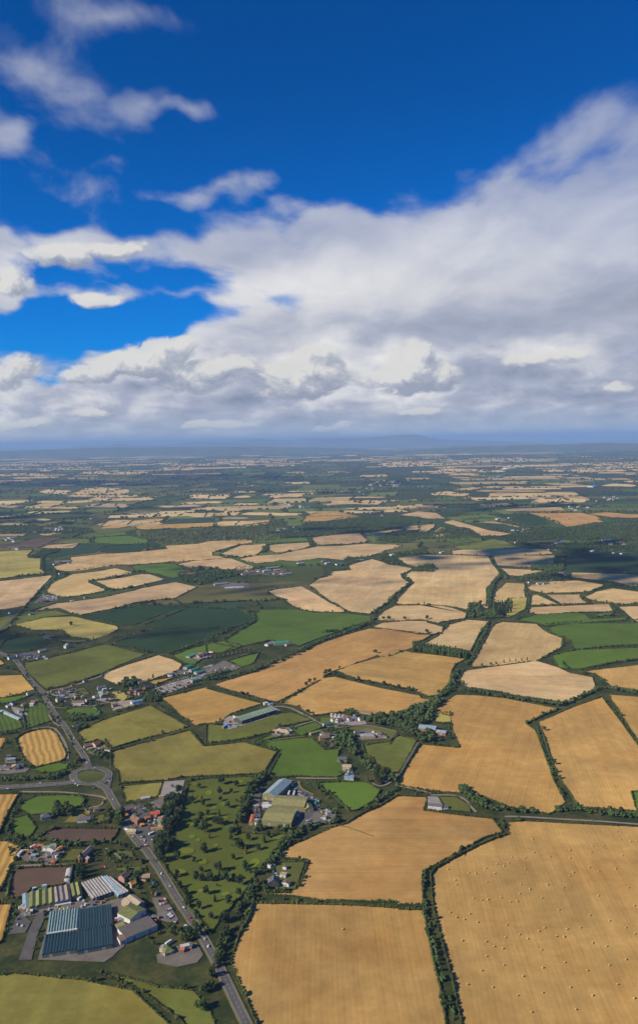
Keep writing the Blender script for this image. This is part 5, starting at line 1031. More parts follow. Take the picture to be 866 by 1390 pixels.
# village
for s, d, h, r, w, c in [('Q 70,250 125,238',10,5,'gable_x','white','slate'),('Q 128,232 165,225',9,5,'gable_x','white','slate'),('Q 185,228 240,222',10,4.5,'gable_x','white','slate'),('Q 295,198 345,186',10,4,'gable_x','white','sheetgrey'),('Q 280,248 312,240',7,3.5,'gable_x','white','slate'),('Q 320,92 398,88',10,5,'gable_x','grey','slate'),('Q 488,165 522,155',10,6,'gable_y','white','palegreen'),
 ('Q 205,512 265,500',9,4,'gable_x','white','slate'),('Q 98,585 122,572',9,4,'gable_x','white','slate'),('Q 140,642 180,635',9,4,'gable_x','white','sheetgrey'),('Q 170,590 195,580',6,3,'gable_x','tan','beige'),('Q 440,505 500,495',9,5,'gable_x','white','slate'),('Q 425,560 472,548',10,5,'gable_x','cream','slate'),('Q 530,582 620,578',10,5,'gable_x','white','brown'),('Q 700,540 745,525',10,5,'gable_x','white','sheetgrey'),
 ('Q 745,535 785,525',10,6,'gable_y','grey','palegreen'),('Q 720,470 780,462',9,5,'gable_x','white','slate'),('Q 545,762 585,752',8,5,'gable_x','white','slate'),('Q 620,415 650,405',5,3,'gable_x','white','slate'),('Q 530,445 552,438',5,3,'gable_x','rust','terra'),('Q 380,490 430,482',7,4,'gable_x','tan','brown'),('Q 470,478 500,470',7,4,'gable_x','brick','terra'),('Q 810,555 866,545',6,3,'gable_x','tan','beige'),('Q 640,560 680,550',8,4,'gable_x','cream','brown'),
 ('R 145,505 190,490',10,5,'gable_x','brick','brown'),('R 192,492 240,475',10,5,'gable_x','brick','brown'),('R 215,510 250,500',8,4,'gable_x','pink','brown'),('R 260,470 300,455',9,4,'gable_x','brick','slate'),('R 430,372 470,365',7,4,'gable_x','white','slate'),('R 495,352 550,350',9,4,'gable_x','grey','slate'),('R 210,430 260,420',7,4,'gable_x','white','brown'),('R 20,600 60,590',7,4,'gable_x','tan','brown')]:
    B(s, d, h, r, w, c)
B('R 162,578 240,560', 11, 4, 'gable_x', 'white', 'blue', **ind); B('Q 0,632 138,694', 10, 3.6, 'tunnel_x', 'white', 'bluegrey', name='polytunnel', cat='polytunnel', house=False, desc='long blue-grey polytunnel'); B('Q 60,600 85,592', 8, 3, 'gable_x', 'white', 'bluegrey', **ind); B('Q 690,605 735,640', 1.2, 3.0, 'flat', 'green', 'green', name='screen_fence', cat='fence', house=False, desc='bright green screen fence')
for s, d in [('R 565,322 612,302',14),('R 598,342 652,325',13),('R 636,360 690,345',14),('R 605,418 657,405',11)]: B(s, d, 5, 'gable_x', 'grey', 'green', **ind)
B('R 583,237 640,215', 14, 4, 'flat', 'grey', 'green', **ind, desc='flat dark green canopy'); B('R 655,235 712,215', 10, 4, 'gable_x', 'pink', 'brown'); B('R 690,245 735,238', 8, 4, 'gable_x', 'white', 'beige'); B('R 560,450 610,432', 4, 3, 'flat', 'pink', 'red', **ind)
B('E 275,108 335,104', 20, 5, 'gable_x', 'grey', 'green', name='works_hall', cat='hall', house=False); B('E 250,112 278,100', 12, 4, 'gable_x', 'white', 'sheetgrey', **ind); B('E 325,112 355,106', 9, 4, 'gable_x', 'cream', 'brown', **ind)
# small outbuildings and further houses among the gardens
rr = np.random.default_rng(5)
for s, n_ in [('Q 200,500 620,590',12),('Q 690,470 860,550',7),('Q 80,225 330,250',7),('R 120,470 250,510',5),('R 420,350 560,375',6),('V 60,90 240,140',6),('V 190,190 340,230',4),('O 400,300 700,400',7),('S 610,230 780,280',3),('T 700,470 840,560',4),('T 20,420 60,600',4),('M 140,640 200,800',5),('N 160,620 220,790',4),('N 440,780 620,860',5),('U 380,335 530,370',4),('U 720,380 830,420',4),('g2 570,318 860,350',9),('P 230,405 370,450',6),('g1 330,268 410,285',3),('W 400,160 520,210',5),('M 180,170 470,280',6),('S 10,380 200,430',4),('B 340,400 400,490',3)]:
    (x0, y0), (x1, y1) = PP(s); 
    for _ in range(n_):
        px = rr.uniform(x0, x1); py = y0+(y1-y0)*rr.uniform(0, 1); D_ = G(px, py)[1]; wpx = rr.uniform(4, 11)/D_*FPX*(1.3 if D_ > 3500 else 1)
        wc = ['white','white','cream','tan','grey','brick'][int(rr.integers(0,6))]; rc = ['slate','sheetgrey','brown','bluegrey','beige','white','terra'][int(rr.integers(0,7))]
        B(f'_ {px},{py} {px+wpx},{py+rr.uniform(-.25,.25)*wpx}', rr.uniform(4, 8), rr.uniform(2.6, 4.5), ['gable_x','gable_y','flat'][int(rr.integers(0,3))], wc, rc, name='outbuilding', cat='outbuilding', house=False, group='small outbuildings')
# the middle distance
for s, d, h, r, w, c in [('g2 500,430 612,425',26,6,'tunnel_x','white','white'),('g2 442,412 520,402',20,5,'gable_x','grey','sheetgrey'),('g1 345,280 415,275',22,6,'gable_x','grey','sheetgrey'),('g1 320,290 345,285',14,5,'gable_x','white','slate'),('g1 352,347 382,342',16,5,'gable_x','white','slate'),
 ('g1 60,578 90,572',14,5,'gable_x','white','slate'),('g1 178,587 208,582',12,4,'gable_x','white','slate'),('g1 500,488 522,484',12,5,'gable_x','pink','brown'),('g1 418,507 438,503',10,4,'gable_x','white','white'),('g2 228,352 330,348',30,5,'gable_x','brick','brown'),
 ('g2 568,342 600,338',16,5,'gable_x','brick','brown'),('g2 602,350 634,346',16,5,'gable_x','white','brown'),('g2 640,342 680,338',16,5,'gable_x','brick','brown'),('g2 570,330 640,322',16,5,'gable_x','brick','brown'),('g2 700,332 725,326',16,5,'gable_x','white','slate'),('g2 728,333 770,328',20,6,'gable_x','white','bluegrey'),('g2 750,315 820,308',22,5,'gable_x','grey','sheetgrey'),('g2 790,325 830,322',16,5,'gable_x','tan','beige'),('g2 838,348 866,340',18,6,'gable_x','white','slate'),
 ('g3 15,350 70,345',20,5,'gable_x','tan','sheetgrey'),('g3 0,325 40,322',18,5,'gable_x','pink','brown'),('g3 108,288 142,284',20,6,'gable_x','white','bluegrey'),('g3 250,272 290,268',18,4,'gable_x','grey','slate'),('g3 335,292 372,286',20,5,'gable_x','white','slate'),('g3 272,285 298,280',14,5,'gable_x','white','white'),('g3 655,237 672,234',22,7,'gable_x','white','white'),('g3 680,235 702,232',18,6,'gable_x','white','slate'),('g3 455,268 490,265',14,5,'gable_x','grey','bluegrey'),
 ('P 290,202 336,196',28,7,'gable_x','white','white'),('P 235,247 270,243',24,5,'gable_x','white','slate'),('P 290,252 326,248',24,5,'gable_x','white','slate'),('P 165,215 215,210',20,5,'gable_x','pink','brown'),('P 236,440 262,436',16,5,'gable_x','white','slate'),('P 264,445 298,441',16,5,'gable_x','white','slate'),('P 315,412 346,406',18,5,'gable_x','white','slate'),('P 155,488 195,483',16,5,'gable_x','cream','bluegrey'),('P 200,488 228,484',12,4,'gable_x','white','slate'),('P 92,478 112,474',10,5,'gable_x','white','slate'),
 ('P 543,258 560,254',22,7,'gable_x','white','white'),('P 620,182 682,176',30,6,'gable_x','white','bluegrey'),('P 695,270 725,266',20,5,'gable_x','white','slate'),('P 750,275 778,270',20,5,'gable_x','white','slate'),('P 0,195 12,192',16,6,'gable_x','white','white'),('g4 122,222 142,218',16,6,'gable_x','white','white'),('g4 265,100 300,96',14,4,'gable_x','grey','slate'),('g4 455,25 470,20',18,6,'gable_x','white','white'),('g4 520,15 555,11',16,5,'gable_x','white','sheetgrey'),
 ('d 112,415 130,411',22,6,'gable_x','white','white'),('d 176,408 205,404',20,5,'gable_x','white','slate'),('c 290,382 345,376',40,6,'gable_x','tan','beige'),('c 348,398 362,394',20,6,'gable_x','white','white'),('b 778,354 808,350',40,6,'gable_x','white','bluegrey'),('b 700,338 722,334',40,5,'gable_x','white','sheetgrey'),('d 625,242 645,236',90,8,'gable_x','white','blue'),('d 165,146 215,142',160,8,'gable_x','white','white'),('a 490,412 520,408',20,5,'gable_x','white','slate'),('a 272,470 330,465',16,5,'gable_x','white','slate'),('g1 330,92 345,85',14,6,'gable_y','white','white'),('g1 350,92 358,88',12,6,'gable_y','white','white'),('g1 210,102 222,99',16,5,'gable_x','white','white')]:
    B(s, d*.75, h*.8, r, w, c, name='farm_building', cat='farm building', house=False, group='far farm buildings', desc=f'far building, {w} walls, {c} roof')
# ------------------------------------------------------------------ far pale specks: village and farm houses, copied
hm = []
for wc, rc in (('white','slate'),('white','sheetgrey'),('cream','brown')):
    V, Fl = prism([(0,-1.5),(8,-1.5),(8,4.5),(4,7),(0,4.5)], -8, 8); me = bpy.data.meshes.new('far_house'); V2, F2 = prism([(-.5,4.3),(4,7.1),(8.5,4.3),(8.5,4.7),(4,7.5),(-.5,4.7)][::-1], -8.5, 8.5)
    me.from_pydata([(v[1], v[0], v[2]) for v in V]+[(v[1], v[0], v[2]) for v in V2], [], [f[::-1] for f in Fl]+[[len(V)+i for i in f[::-1]] for f in F2]); me.materials.append(WALLM[wc]); me.materials.append(ROOFM[rc]); me.update()
    for p in me.polygons: p.material_index = 1 if p.index >= len(Fl) else 0
    hm.append(me)
for s, nn, spx, spy in [('c 310,220',14,14,3),('c 520,240',9,25,2),('d 100,190',14,14,3),('c 450,215',8,16,3),('g1 60,140',9,9,3),('g1 330,85',9,14,3),('g1 80,195',5,6,1.5),('d 540,355',8,10,3),('b 640,330',7,12,3),('b 750,350',6,8,2),('a 750,388',12,18,2),('P 700,200',7,14,4),('d 730,300',8,18,5),('g3 80,85',6,14,4),('g4 600,90',7,14,4),('d 300,300',8,30,6),('b 400,240',8,40,8),('a 300,470',9,12,3),('c 200,260',8,30,5),('g2 840,85',5,6,2),('a 600,300',6,30,6),('d 450,180',7,30,3)]:
    c = PP(s)[0]
    for i in range(nn):
        p = (c[0]+rng.normal(0, spx*.6), c[1]+rng.normal(0, spy*.6)); x, y_ = G(*p); k = 1+y_/16000
        o = link('house', hm[int(rng.integers(0, 3))], loc=(x, y_, .4), rz=rng.uniform(-.6,.6), scale=(k,k,k)); reg(o, 'tiny pale house far off', 'house', p, 'tiny far houses')
# ------------------------------------------------------------------ vehicles
LAMP_M = mat('galvanised_steel', (0.35,0.35,0.34), .5, metal=.6)
CARC = dict(white=(0.70,0.70,0.70), silver=(0.42,0.43,0.45), red=(0.45,0.03,0.03), blue=(0.04,0.12,0.40), black=(0.025,0.025,0.03), grey=(0.18,0.18,0.19))
M_TYRE = mat('tyre_rubber', (0.02,0.02,0.02), .9)
def car_mesh(c):
    prof = [(-2.15,.28),(2.1,.28),(2.15,.62),(1.95,.82),(1.0,.92),(0.35,1.38),(-1.05,1.42),(-1.75,.98),(-2.15,.9)]
    V, Fl = prism(prof, -.88, .88); V = [(v[0], v[1]*(.82 if v[2] > 1.2 else 1), v[2]) for v in V]
    m = bpy.data.meshes.new('body'); m.from_pydata(V, [], Fl); m.materials.append(c); m.update(); return m
def glass_mesh():
    prof = [(0.92,.95),(0.36,1.33),(-1.05,1.36),(-1.66,1.0)]; V, Fl = prism(prof, -.90, .90); V = [(v[0]+(.03 if v[0] > 0 else -.03), v[1]*(.85 if v[2] > 1.2 else 1), v[2]) for v in V]
    m = bpy.data.meshes.new('windows'); m.from_pydata(V, [], Fl); m.materials.append(M_WIN); m.update(); return m
def wheel_mesh():
    V, Fl = prism([(.32*math.cos(2*PI*i/10), .32*math.sin(2*PI*i/10)+.32) for i in range(10)], -.1, .1); m = bpy.data.meshes.new('wheel'); m.from_pydata(V, [], Fl); m.materials.append(M_TYRE); m.update(); return m
CB = {k: car_mesh(mat(k+'_car_paint', c, .35, .5)) for k, c in CARC.items()}; GM, WM = glass_mesh(), wheel_mesh()
def car(p, rz, c=None, z=1.3, zone=None):
    c = c or ['white','white','silver','silver','grey','black','blue','red'][int(rng.integers(0, 8))]; x, y_ = G(*p)
    e = bpy.data.objects.new('parked_car', None); COL.objects.link(e); e.location = (x, y_, z); e.rotation_euler = (0,0,rz); e.scale = (1.08,)*3
    link('body', CB[c], e); link('windows', GM, e)
    if y_ < 1700:
        for sx in (-1.3, 1.35):
            for sy in (-.82, .82): link('wheel', WM, e, (sx, sy, 0))
    reg(e, f'{c} car', 'car', p, 'cars parked along the roads and yards', zone)
for s in 'O 255,262 270,272 285,268 262,290 365,228 372,245 378,258 370,272 352,518 368,512 360,540 375,548 390,590 400,598 430,488 440,480 452,520 465,512 478,520 455,540 470,545 485,538 455,580 520,515 535,520 540,535 300,430 320,470 470,365 455,372 570,350 430,445 460,440 480,445 515,442 535,440'.split()[1:]: car(PP('O '+s)[0], rng.choice([.3,.35,1.9])+rng.normal(0,.08))
for i, (a, b_) in enumerate([((440,482),(480,470)),((448,505),(488,497)),((492,545),(520,535)),((495,590),(515,572)),((508,600),(530,585)),((515,640),(548,632))]):
    for k in range(3): t = k/2; car(PP(f'N {a[0]*(1-t)+b_[0]*t},{a[1]*(1-t)+b_[1]*t}')[0], 2.1+rng.normal(0,.05))
for s in '475,258 490,262 505,268 480,285 495,300 515,305 530,290 545,285 550,300 535,315 590,338 610,342 640,340 560,545 575,550 590,540 770,490 790,488 820,490 345,195 355,215 395,170 700,520 520,590 300,440 360,440'.split(): car(PP('T '+s)[0], rng.choice([.2,1.7])+rng.normal(0,.1))
for i in range(3):
    for k in range(17):
        t = k/16; car(PP(f'R {335+235*t+6*i},{447-62*t+i*15-(7*t)}')[0], 1.9+rng.normal(0,.08), rng.choice(['white','silver','white','red','white','grey']))
for k in range(16): car(PP(f'R {575+rng.uniform(0,90)},{395+rng.normal(0,12)-12}')[0], rng.uniform(0,3), rng.choice(['white','red','silver','blue']))
for k in range(12): t = k/11; car(PP(f'R {690+70*t},{312-20*t+rng.normal(0,5)}')[0], .5, 'white')
for k in range(9): t = k/8; car(PP(f'R {720+110*t},{340-20*t+rng.normal(0,7)}')[0], .5, rng.choice(['white','red','grey','silver']))
for s, z, c in [('S 560,514','white',0),('S 578,526','white',0),('S 697,545','blue',0),('S 92,385','white',0),('S 40,380','white',0),('S 5,412','white',0),('S 30,415','grey',0),('A 380,92','blue',0),('Q 365,570','silver',0),('Q 255,440','white',0),('S 610,330','silver',0),('A 655,440','white',0),('N 415,200','grey',0),('A 845,735','white',0)]: car(PP(s)[0], rng.uniform(0,3), z)
for s in '60,120 75,125 90,118 110,128 130,135 150,128 170,120 190,128 215,118 85,140 120,142'.split(): car(PP('V '+s)[0], rng.uniform(0,3))
for s in 'B 350,410|B 365,405|B 362,432|B 345,465|B 352,475|B 372,440|U 780,375|U 800,380|U 820,372|U 840,370|Q 470,490|Q 500,510|Q 545,545|Q 700,560|Q 560,590|Q 215,235|Q 240,245|Q 170,250|Q 330,175|M 140,790|M 175,800|M 150,745|M 625,590|M 265,515|M 710,560|N 140,630|R 640,205|R 700,210|R 20,610|R 60,610|R 90,600|C 145,165'.split('|'): car(PP(s)[0], rng.uniform(0,3))
for s, hd in [('Q 150,292',-.9),('Q 228,402',2.2),('Q 385,622',-1.0),('Q 440,700',2.1),('S 545,180',-1.1),('S 598,268',2.0),('S 150,523',0),('S 300,510',0),('S 60,552',3.1),('S 420,518',3.1),('S 800,480',1.2),('S 700,400',.2),('S 832,630',-1.1),('A 490,205',-1.0),('A 540,290',-.8),('A 628,385',2.3),('A 690,492',-.9),('A 745,578',2.2),('A 770,620',-.9),('A 830,705',2.2),('Q 620,410',.6),('U 600,212',.4),('C 700,199',0),('B 40,640',-.9)]:
    car(PP(s)[0], hd, zone='driving on the road '+near_landmark(*PP(s)[0]).replace('around','by'))
# painted and raised splitter islands at the roundabout entries
for s in ('S 520,493 548,478 552,497','S 628,345 640,372 650,350','S 800,478 815,500 790,492'):
    sheet('splitter_island', PP(s), 1.42, M_YARD_L)
# lamp posts round the roundabout
for s in 'S 480,495|S 420,500|S 350,508|S 280,515|S 200,512|S 120,518|S 530,430|S 600,395|S 720,390|S 805,420|S 820,470|S 770,515|S 620,330|S 590,280|S 560,220|S 530,170|S 640,515|S 560,520'.split('|'):
    p = PP(s)[0]; x, y_ = G(*p); e = bpy.data.objects.new('street_lamp', None); COL.objects.link(e); e.location = (x, y_, .9)
    V, Fl = prism([(.11*math.cos(k*PI/3), .11*math.sin(k*PI/3)) for k in range(6)], 0, 9.0); V = [(v[0]*(1-.05*v[1]), v[2]*(1-.05*v[1]), v[1]) for v in V]; pyobj('pole', V, Fl, LAMP_M, e)
    V, Fl = boxv(-.06, 1.7, -.06, .06, 8.9, 9.02); pyobj('arm', V, Fl, LAMP_M, e); V, Fl = boxv(1.2, 2.0, -.16, .16, 8.78, 8.94); pyobj('lamp_head', V, Fl, LAMP_M, e)
    reg(e, 'tall grey street lamp', 'street lamp', p, 'street lamps round the roundabout')
# lorries, vans and caravans
def box_vehicle(s, L, name, body, desc, rz, cabc=None, h=2.6, w=2.4):
    p = PP(s)[0]; x, y_ = G(*p); e = bpy.data.objects.new(name, None); COL.objects.link(e); e.location = (x, y_, 1.3); e.rotation_euler = (0,0,rz)
    prof = [(-L/2,.6),(L/2,.6),(L/2,h*.6),(L/2-.25,h+.3),(-L/2+.15,h+.4),(-L/2,h+.2)]; V, Fl = prism(prof, -w/2, w/2); pyobj('body', V, Fl, body, e)
    if cabc: V, Fl = prism([(L/2+.15,.4),(L/2+1.9,.4),(L/2+1.9,1.5),(L/2+1.5,2.4),(L/2+.15,2.5)], -w/2, w/2); pyobj('cab', V, Fl, cabc, e)
    V, Fl = boxv(-L*.3, -L*.3+.9, -w/2-.02, w/2+.02, 0, .75); pyobj('wheel', V, Fl, M_TYRE, e); V, Fl = boxv(-L*.2+1.2, -L*.2+1.5, -w/2-.015, w/2+.015, 1.4, 2.1); pyobj('windows', V, Fl, M_WIN, e)
    reg(e, desc, 'caravan' if 'caravan' in name else 'lorry', p); return e
PW, PR, PG, PY, PBl = (mat(n_, c, .5, .4) for n_, c in (('white_paint',(0.7,0.7,0.68)),('red_paint',(0.5,0.04,0.03)),('green_paint',(0.03,0.32,0.10)),('yellow_paint',(0.65,0.42,0.03)),('blue_paint',(0.05,0.18,0.5))))
for s, L, b_, d, r in [('T 378,275',12,PW,'long white lorry trailer',1.4),('T 428,280',12,PW,'long white lorry trailer',1.45),('T 412,200',10,PW,'white lorry trailer',1.4),('T 435,250',8,PG,'green lorry',1.45),('T 295,275',5,PY,'small orange truck',.3),('M 262,180',9,PW,'white lorry',1.0),('M 288,178',8,PR,'red lorry',1.1),('M 322,175',6,PY,'yellow truck',1.2),('M 200,214',6,PY,'yellow truck',.3),('M 425,225',8,PW,'white lorry',.7),('M 465,245',8,PW,'white lorry',.8),('M 330,518',8,PG,'bright green machine',.2),('M 352,492',6,PW,'white truck',.3),('S 108,385',8,PY,'yellow lorry',-.3),('N 150,612',5,PW,'white van',.4),('N 142,628',4,PR,'red van',.3),('N 632,672',10,PW,'long white coach',2.2),('O 268,265',7,PR,'red and white van',.3),('O 438,490',9,PW,'silver coach',.8),('O 215,455',7,PW,'white truck',2.4),('M 625,592',6,PW,'white van',1.2),('M 275,512',5,PW,'white van',.5),('N 505,775',9,PW,'curved white lorry',.9),('R 735,298',12,PW,'white lorry',.3),('T 150,380',10,PW,'white box trailer',.1),('T 160,400',10,PW,'white box trailer',.1),('T 150,418',10,PW,'white box trailer',.1),('U 45,310',8,PBl,'blue lorry',-.2),('A 415,418',5,PR,'red van',.3),('M 285,250',1,PW,'white van',1)]:
    box_vehicle(s, L, 'lorry', b_, d, r, PW if b_ is not PW else PBl)
for i in range(26):
    box_vehicle(f'g1 {rng.uniform(255,340)},{rng.uniform(468,504)}', 7, 'caravan', PW, 'white static caravan', rng.uniform(0,3))
# stacks of crates, skips and trailers about the yards
cr = np.random.default_rng(11); CP = [mat(n_+'_crate', c_, .8, var=.3, vscale=2) for n_, c_ in (('wooden',(0.30,0.19,0.09)),('blue',(0.07,0.15,0.33)),('grey',(0.25,0.25,0.24)),('rusty',(0.30,0.12,0.06)),('white',(0.5,0.5,0.48)))]
def crates(p, k):
    x, y_ = G(*p); e = bpy.data.objects.new('crate_stack', None); COL.objects.link(e); e.location = (x, y_, 1.0); e.rotation_euler = (0,0,cr.uniform(0,3)); z = 0
    for q in range(3):
        w_ = cr.uniform(.9, 1.5); d_ = cr.uniform(1.0, 1.9); h_ = cr.uniform(.7, 1.1); V, Fl = boxv(-w_, w_, -d_, d_, z, z+h_); pyobj('crate', V, Fl, CP[k], e); z += h_+.03
    reg(e, ['wooden','blue','grey','rusty','white'][k]+' stack of crates', 'crates', p, 'crates stacked in the yards')
for s, n_ in [('M 120,640 700,690',16),('M 650,590 860,640',8),('N 160,620 220,780',8),('N 380,590 440,640',4),('M 180,220 450,310',9),('T 260,180 340,300',7),('T 30,400 100,580',8),('T 540,300 680,400',6),('O 380,360 600,420',8),('Q 420,470 560,520',7),('R 560,300 860,340',12),('W 500,280 750,320',10),('M 630,910 640,1000',3),('U 30,250 120,310',5),('N 370,300 430,440',4)]:
    (x0, y0), (x1, y1) = PP(s)
    for _ in range(n_): crates((cr.uniform(x0, x1), cr.uniform(y0, y1)), int(cr.integers(0, 5)))
# blue garden pool
pl = sheet('garden_pool', PP('B 393,437 402,433 410,438 408,446 398,447'), 1.2, mat('pool_water', (0.03,0.30,0.60), .2, .5)); V, Fl = None, None
# ------------------------------------------------------------------ light, sky, air, camera
SUN_AZ, SUN_EL = math.radians(245), math.radians(31)      # clockwise from +Y, behind the left shoulder
sd = Vector((math.sin(SUN_AZ)*math.cos(SUN_EL), math.cos(SUN_AZ)*math.cos(SUN_EL), math.sin(SUN_EL)))
L = bpy.data.lights.new('sun', 'SUN'); L.energy = 4.8; L.angle = math.radians(0.55); L.color = (1.0, 0.89, 0.70)
so = bpy.data.objects.new('sun', L); COL.objects.link(so); so.rotation_euler = sd.to_track_quat('Z', 'Y').to_euler(); so.location = (0,0,2000)
w = bpy.data.worlds.new('World'); sc.world = w; w.use_nodes = True; nt = w.node_tree; N = nt.nodes; bg = N['Background']
sky = N.new('ShaderNodeTexSky'); sky.sky_type = 'NISHITA'; sky.sun_disc = False; sky.sun_elevation = SUN_EL; sky.sun_rotation = SUN_AZ; sky.altitude = 600; sky.air_density = 1.0; sky.dust_density = 0.4; sky.ozone_density = 3.0
tc = N.new('ShaderNodeTexCoord'); sp = N.new('ShaderNodeSeparateXYZ'); nt.links.new(tc.outputs['Generated'], sp.inputs[0])
X, Y, Z = sp.outputs
Yc = math_(nt, 'MAXIMUM', Y, 0.06); u = math_(nt, 'DIVIDE', X, Yc); v = math_(nt, 'DIVIDE', Z, Yc)
cb = N.new('ShaderNodeCombineXYZ'); nt.links.new(u, cb.inputs[0]); nt.links.new(v, cb.inputs[1]); UV = cb.outputs[0]
def uvp(px, py): d = ray(px, py); return (d[0]/d[1], d[2]/d[1])
def blob(px, py, rx, ry, ang, amp, acc, vec=None):
    mp = N.new('ShaderNodeMapping'); mp.vector_type = 'TEXTURE'; c = uvp(px, py)
    mp.inputs['Location'].default_value = (c[0], c[1], 0); mp.inputs['Rotation'].default_value = (0,0,math.radians(ang)+ROLL); mp.inputs['Scale'].default_value = (rx/FPX, ry/FPX, 1)
    nt.links.new(vec or UV, mp.inputs['Vector']); g = N.new('ShaderNodeTexGradient'); g.gradient_type = 'SPHERICAL'; nt.links.new(mp.outputs[0], g.inputs[0])
    s = math_(nt, 'MULTIPLY', g.outputs['Fac'], amp)
    return s if acc is None else math_(nt, 'ADD', acc, s)
# slow wobble of the whole field so that no clouds keep a geometric outline
vn = N.new('ShaderNodeTexNoise'); vn.inputs['Scale'].default_value = 7.0; vn.inputs['Detail'].default_value = 3; nt.links.new(UV, vn.inputs['Vector'])
vm = N.new('ShaderNodeVectorMath'); vm.operation = 'SUBTRACT'; nt.links.new(vn.outputs['Color'], vm.inputs[0]); vm.inputs[1].default_value = (.5,.5,.5)
vs = N.new('ShaderNodeVectorMath'); vs.operation = 'SCALE'; vs.inputs['Scale'].default_value = 0.10; nt.links.new(vm.outputs[0], vs.inputs[0])
va = N.new('ShaderNodeVectorMath'); va.operation = 'ADD'; nt.links.new(UV, va.inputs[0]); nt.links.new(vs.outputs[0], va.inputs[1]); WUV = va.outputs[0]
acc = None
CLOUDS = [(790,350,450,185,12,1.6),(560,400,420,160,6,1.3),(900,235,230,80,28,0.55),(840,175,190,60,28,0.40),(330,350,260,70,4,0.9),(210,335,200,32,-4,0.60),(60,345,150,40,0,0.8),(0,370,70,70,0,0.8),(10,410,70,45,0,0.6),(125,410,100,20,-2,0.85),
 (470,560,800,130,0,2.0),(260,500,240,70,6,0.9),(20,570,260,70,0,1.2),(15,500,80,60,0,0.9),(80,105,160,54,-22,0.55),(150,165,110,34,-10,0.36),(200,132,56,32,0,0.62),(265,143,55,20,0,0.55),(300,255,85,30,-6,0.85),(170,12,170,34,-6,0.42),(5,165,45,40,0,0.75),(15,300,60,50,0,0.35),(455,305,70,26,0,0.5),(205,255,40,16,0,0.4),(140,222,40,14,0,0.35),
 (200,445,170,34,-3,-1.0),(85,515,80,28,-8,-0.7),(270,392,120,20,0,-0.6),(60,445,120,34,0,-0.8),(90,470,130,22,0,-.4),(520,100,110,60,0,-.5),(800,20,100,50,0,-.5),(700,150,110,50,28,-.5),(760,235,120,26,25,-.35)]
for c in CLOUDS: acc = blob(*c[:4], c[4], c[5], acc, WUV)
# turbulence in a frame that shrinks towards the horizon, as decks of clouds do
vd = math_(nt, 'ADD', math_(nt, 'MAXIMUM', v, 0.0), 0.14); pu = math_(nt, 'DIVIDE', u, vd); pv = math_(nt, 'DIVIDE', 0.62, vd)
cb2 = N.new('ShaderNodeCombineXYZ'); nt.links.new(pu, cb2.inputs[0]); nt.links.new(pv, cb2.inputs[1]); DK = cb2.outputs[0]
def shift(vec, off):
    a = N.new('ShaderNodeVectorMath'); a.operation = 'ADD'; nt.links.new(vec, a.inputs[0]); a.inputs[1].default_value = off; return a.outputs[0]
cb3 = N.new('ShaderNodeCombineXYZ'); nt.links.new(math_(nt, 'MULTIPLY', u, 1.0), cb3.inputs[0]); nt.links.new(math_(nt, 'MULTIPLY', v, 1.9), cb3.inputs[1]); FL = cb3.outputs[0]
n1 = noise(nt, DK, 2.6, 8, 0.56, 0.25); n2 = noise(nt, FL, 15.0, 8, 0.58, 0.3)
low = mrange(nt, v, 0.06, 0.17, 1.0, 0.0)
nn = math_(nt, 'ADD', math_(nt, 'MULTIPLY', n1, math_(nt, 'SUBTRACT', 1.0, math_(nt, 'MULTIPLY', low, .6))), math_(nt, 'MULTIPLY', n2, math_(nt, 'MULTIPLY', low, .6)))
dens = math_(nt, 'ADD', acc, math_(nt, 'MULTIPLY', math_(nt, 'SUBTRACT', nn, 0.5), 2.6))
alpha = mrange(nt, dens, 0.28, 0.95, 0.0, 1.0); 
aS = N.new('ShaderNodeMapRange'); aS.interpolation_type = 'SMOOTHSTEP'; nt.links.new(dens, aS.inputs[0]); aS.inputs[1].default_value = 0.18; aS.inputs[2].default_value = 0.86; alpha = math_(nt, 'MULTIPLY', aS.outputs[0], mrange(nt, v, 0.18, 0.40, 1.0, 0.60))
# sunlit sides: density falls away towards the sun (upper left)
def billow(vec, sc_, det, rgh):
    # cauliflower lumps: inverted distance to scattered cell centres, over several octaves, on a warped frame
    wn = N.new('ShaderNodeTexNoise'); wn.inputs['Scale'].default_value = 14; wn.inputs['Detail'].default_value = 3; nt.links.new(vec, wn.inputs['Vector'])
    s1 = N.new('ShaderNodeVectorMath'); s1.operation = 'MULTIPLY_ADD'; nt.links.new(wn.outputs['Color'], s1.inputs[0]); s1.inputs[1].default_value = (.07,.07,.0); nt.links.new(vec, s1.inputs[2])
    vo = N.new('ShaderNodeTexVoronoi'); vo.voronoi_dimensions = '2D'; vo.feature = 'SMOOTH_F1'; vo.normalize = True; vo.inputs['Smoothness'].default_value = 0.35
    vo.inputs['Scale'].default_value = sc_; vo.inputs['Detail'].default_value = det; vo.inputs['Roughness'].default_value = rgh; vo.inputs['Lacunarity'].default_value = 2.3
    nt.links.new(s1.outputs[0], vo.inputs['Vector']); return math_(nt, 'SUBTRACT', 1.0, vo.outputs['Distance'])
n2b = billow(shift(FL, (-0.010, 0.024, 0)), 10.0, 4, .5); n2c = billow(FL, 10.0, 4, .5)
n1b = noise(nt, shift(DK, (-0.06, -0.10, 0)), 2.6, 6, 0.58, 0.35); n1c = noise(nt, DK, 2.6, 6, 0.58, 0.35)
relA = math_(nt, 'MULTIPLY', math_(nt, 'SUBTRACT', n2c, n2b), math_(nt, 'MULTIPLY', low, 1.1)); relB = math_(nt, 'MULTIPLY', math_(nt, 'SUBTRACT', n1c, n1b), math_(nt, 'SUBTRACT', 0.55, math_(nt, 'MULTIPLY', low, 0.1)))
hl = None
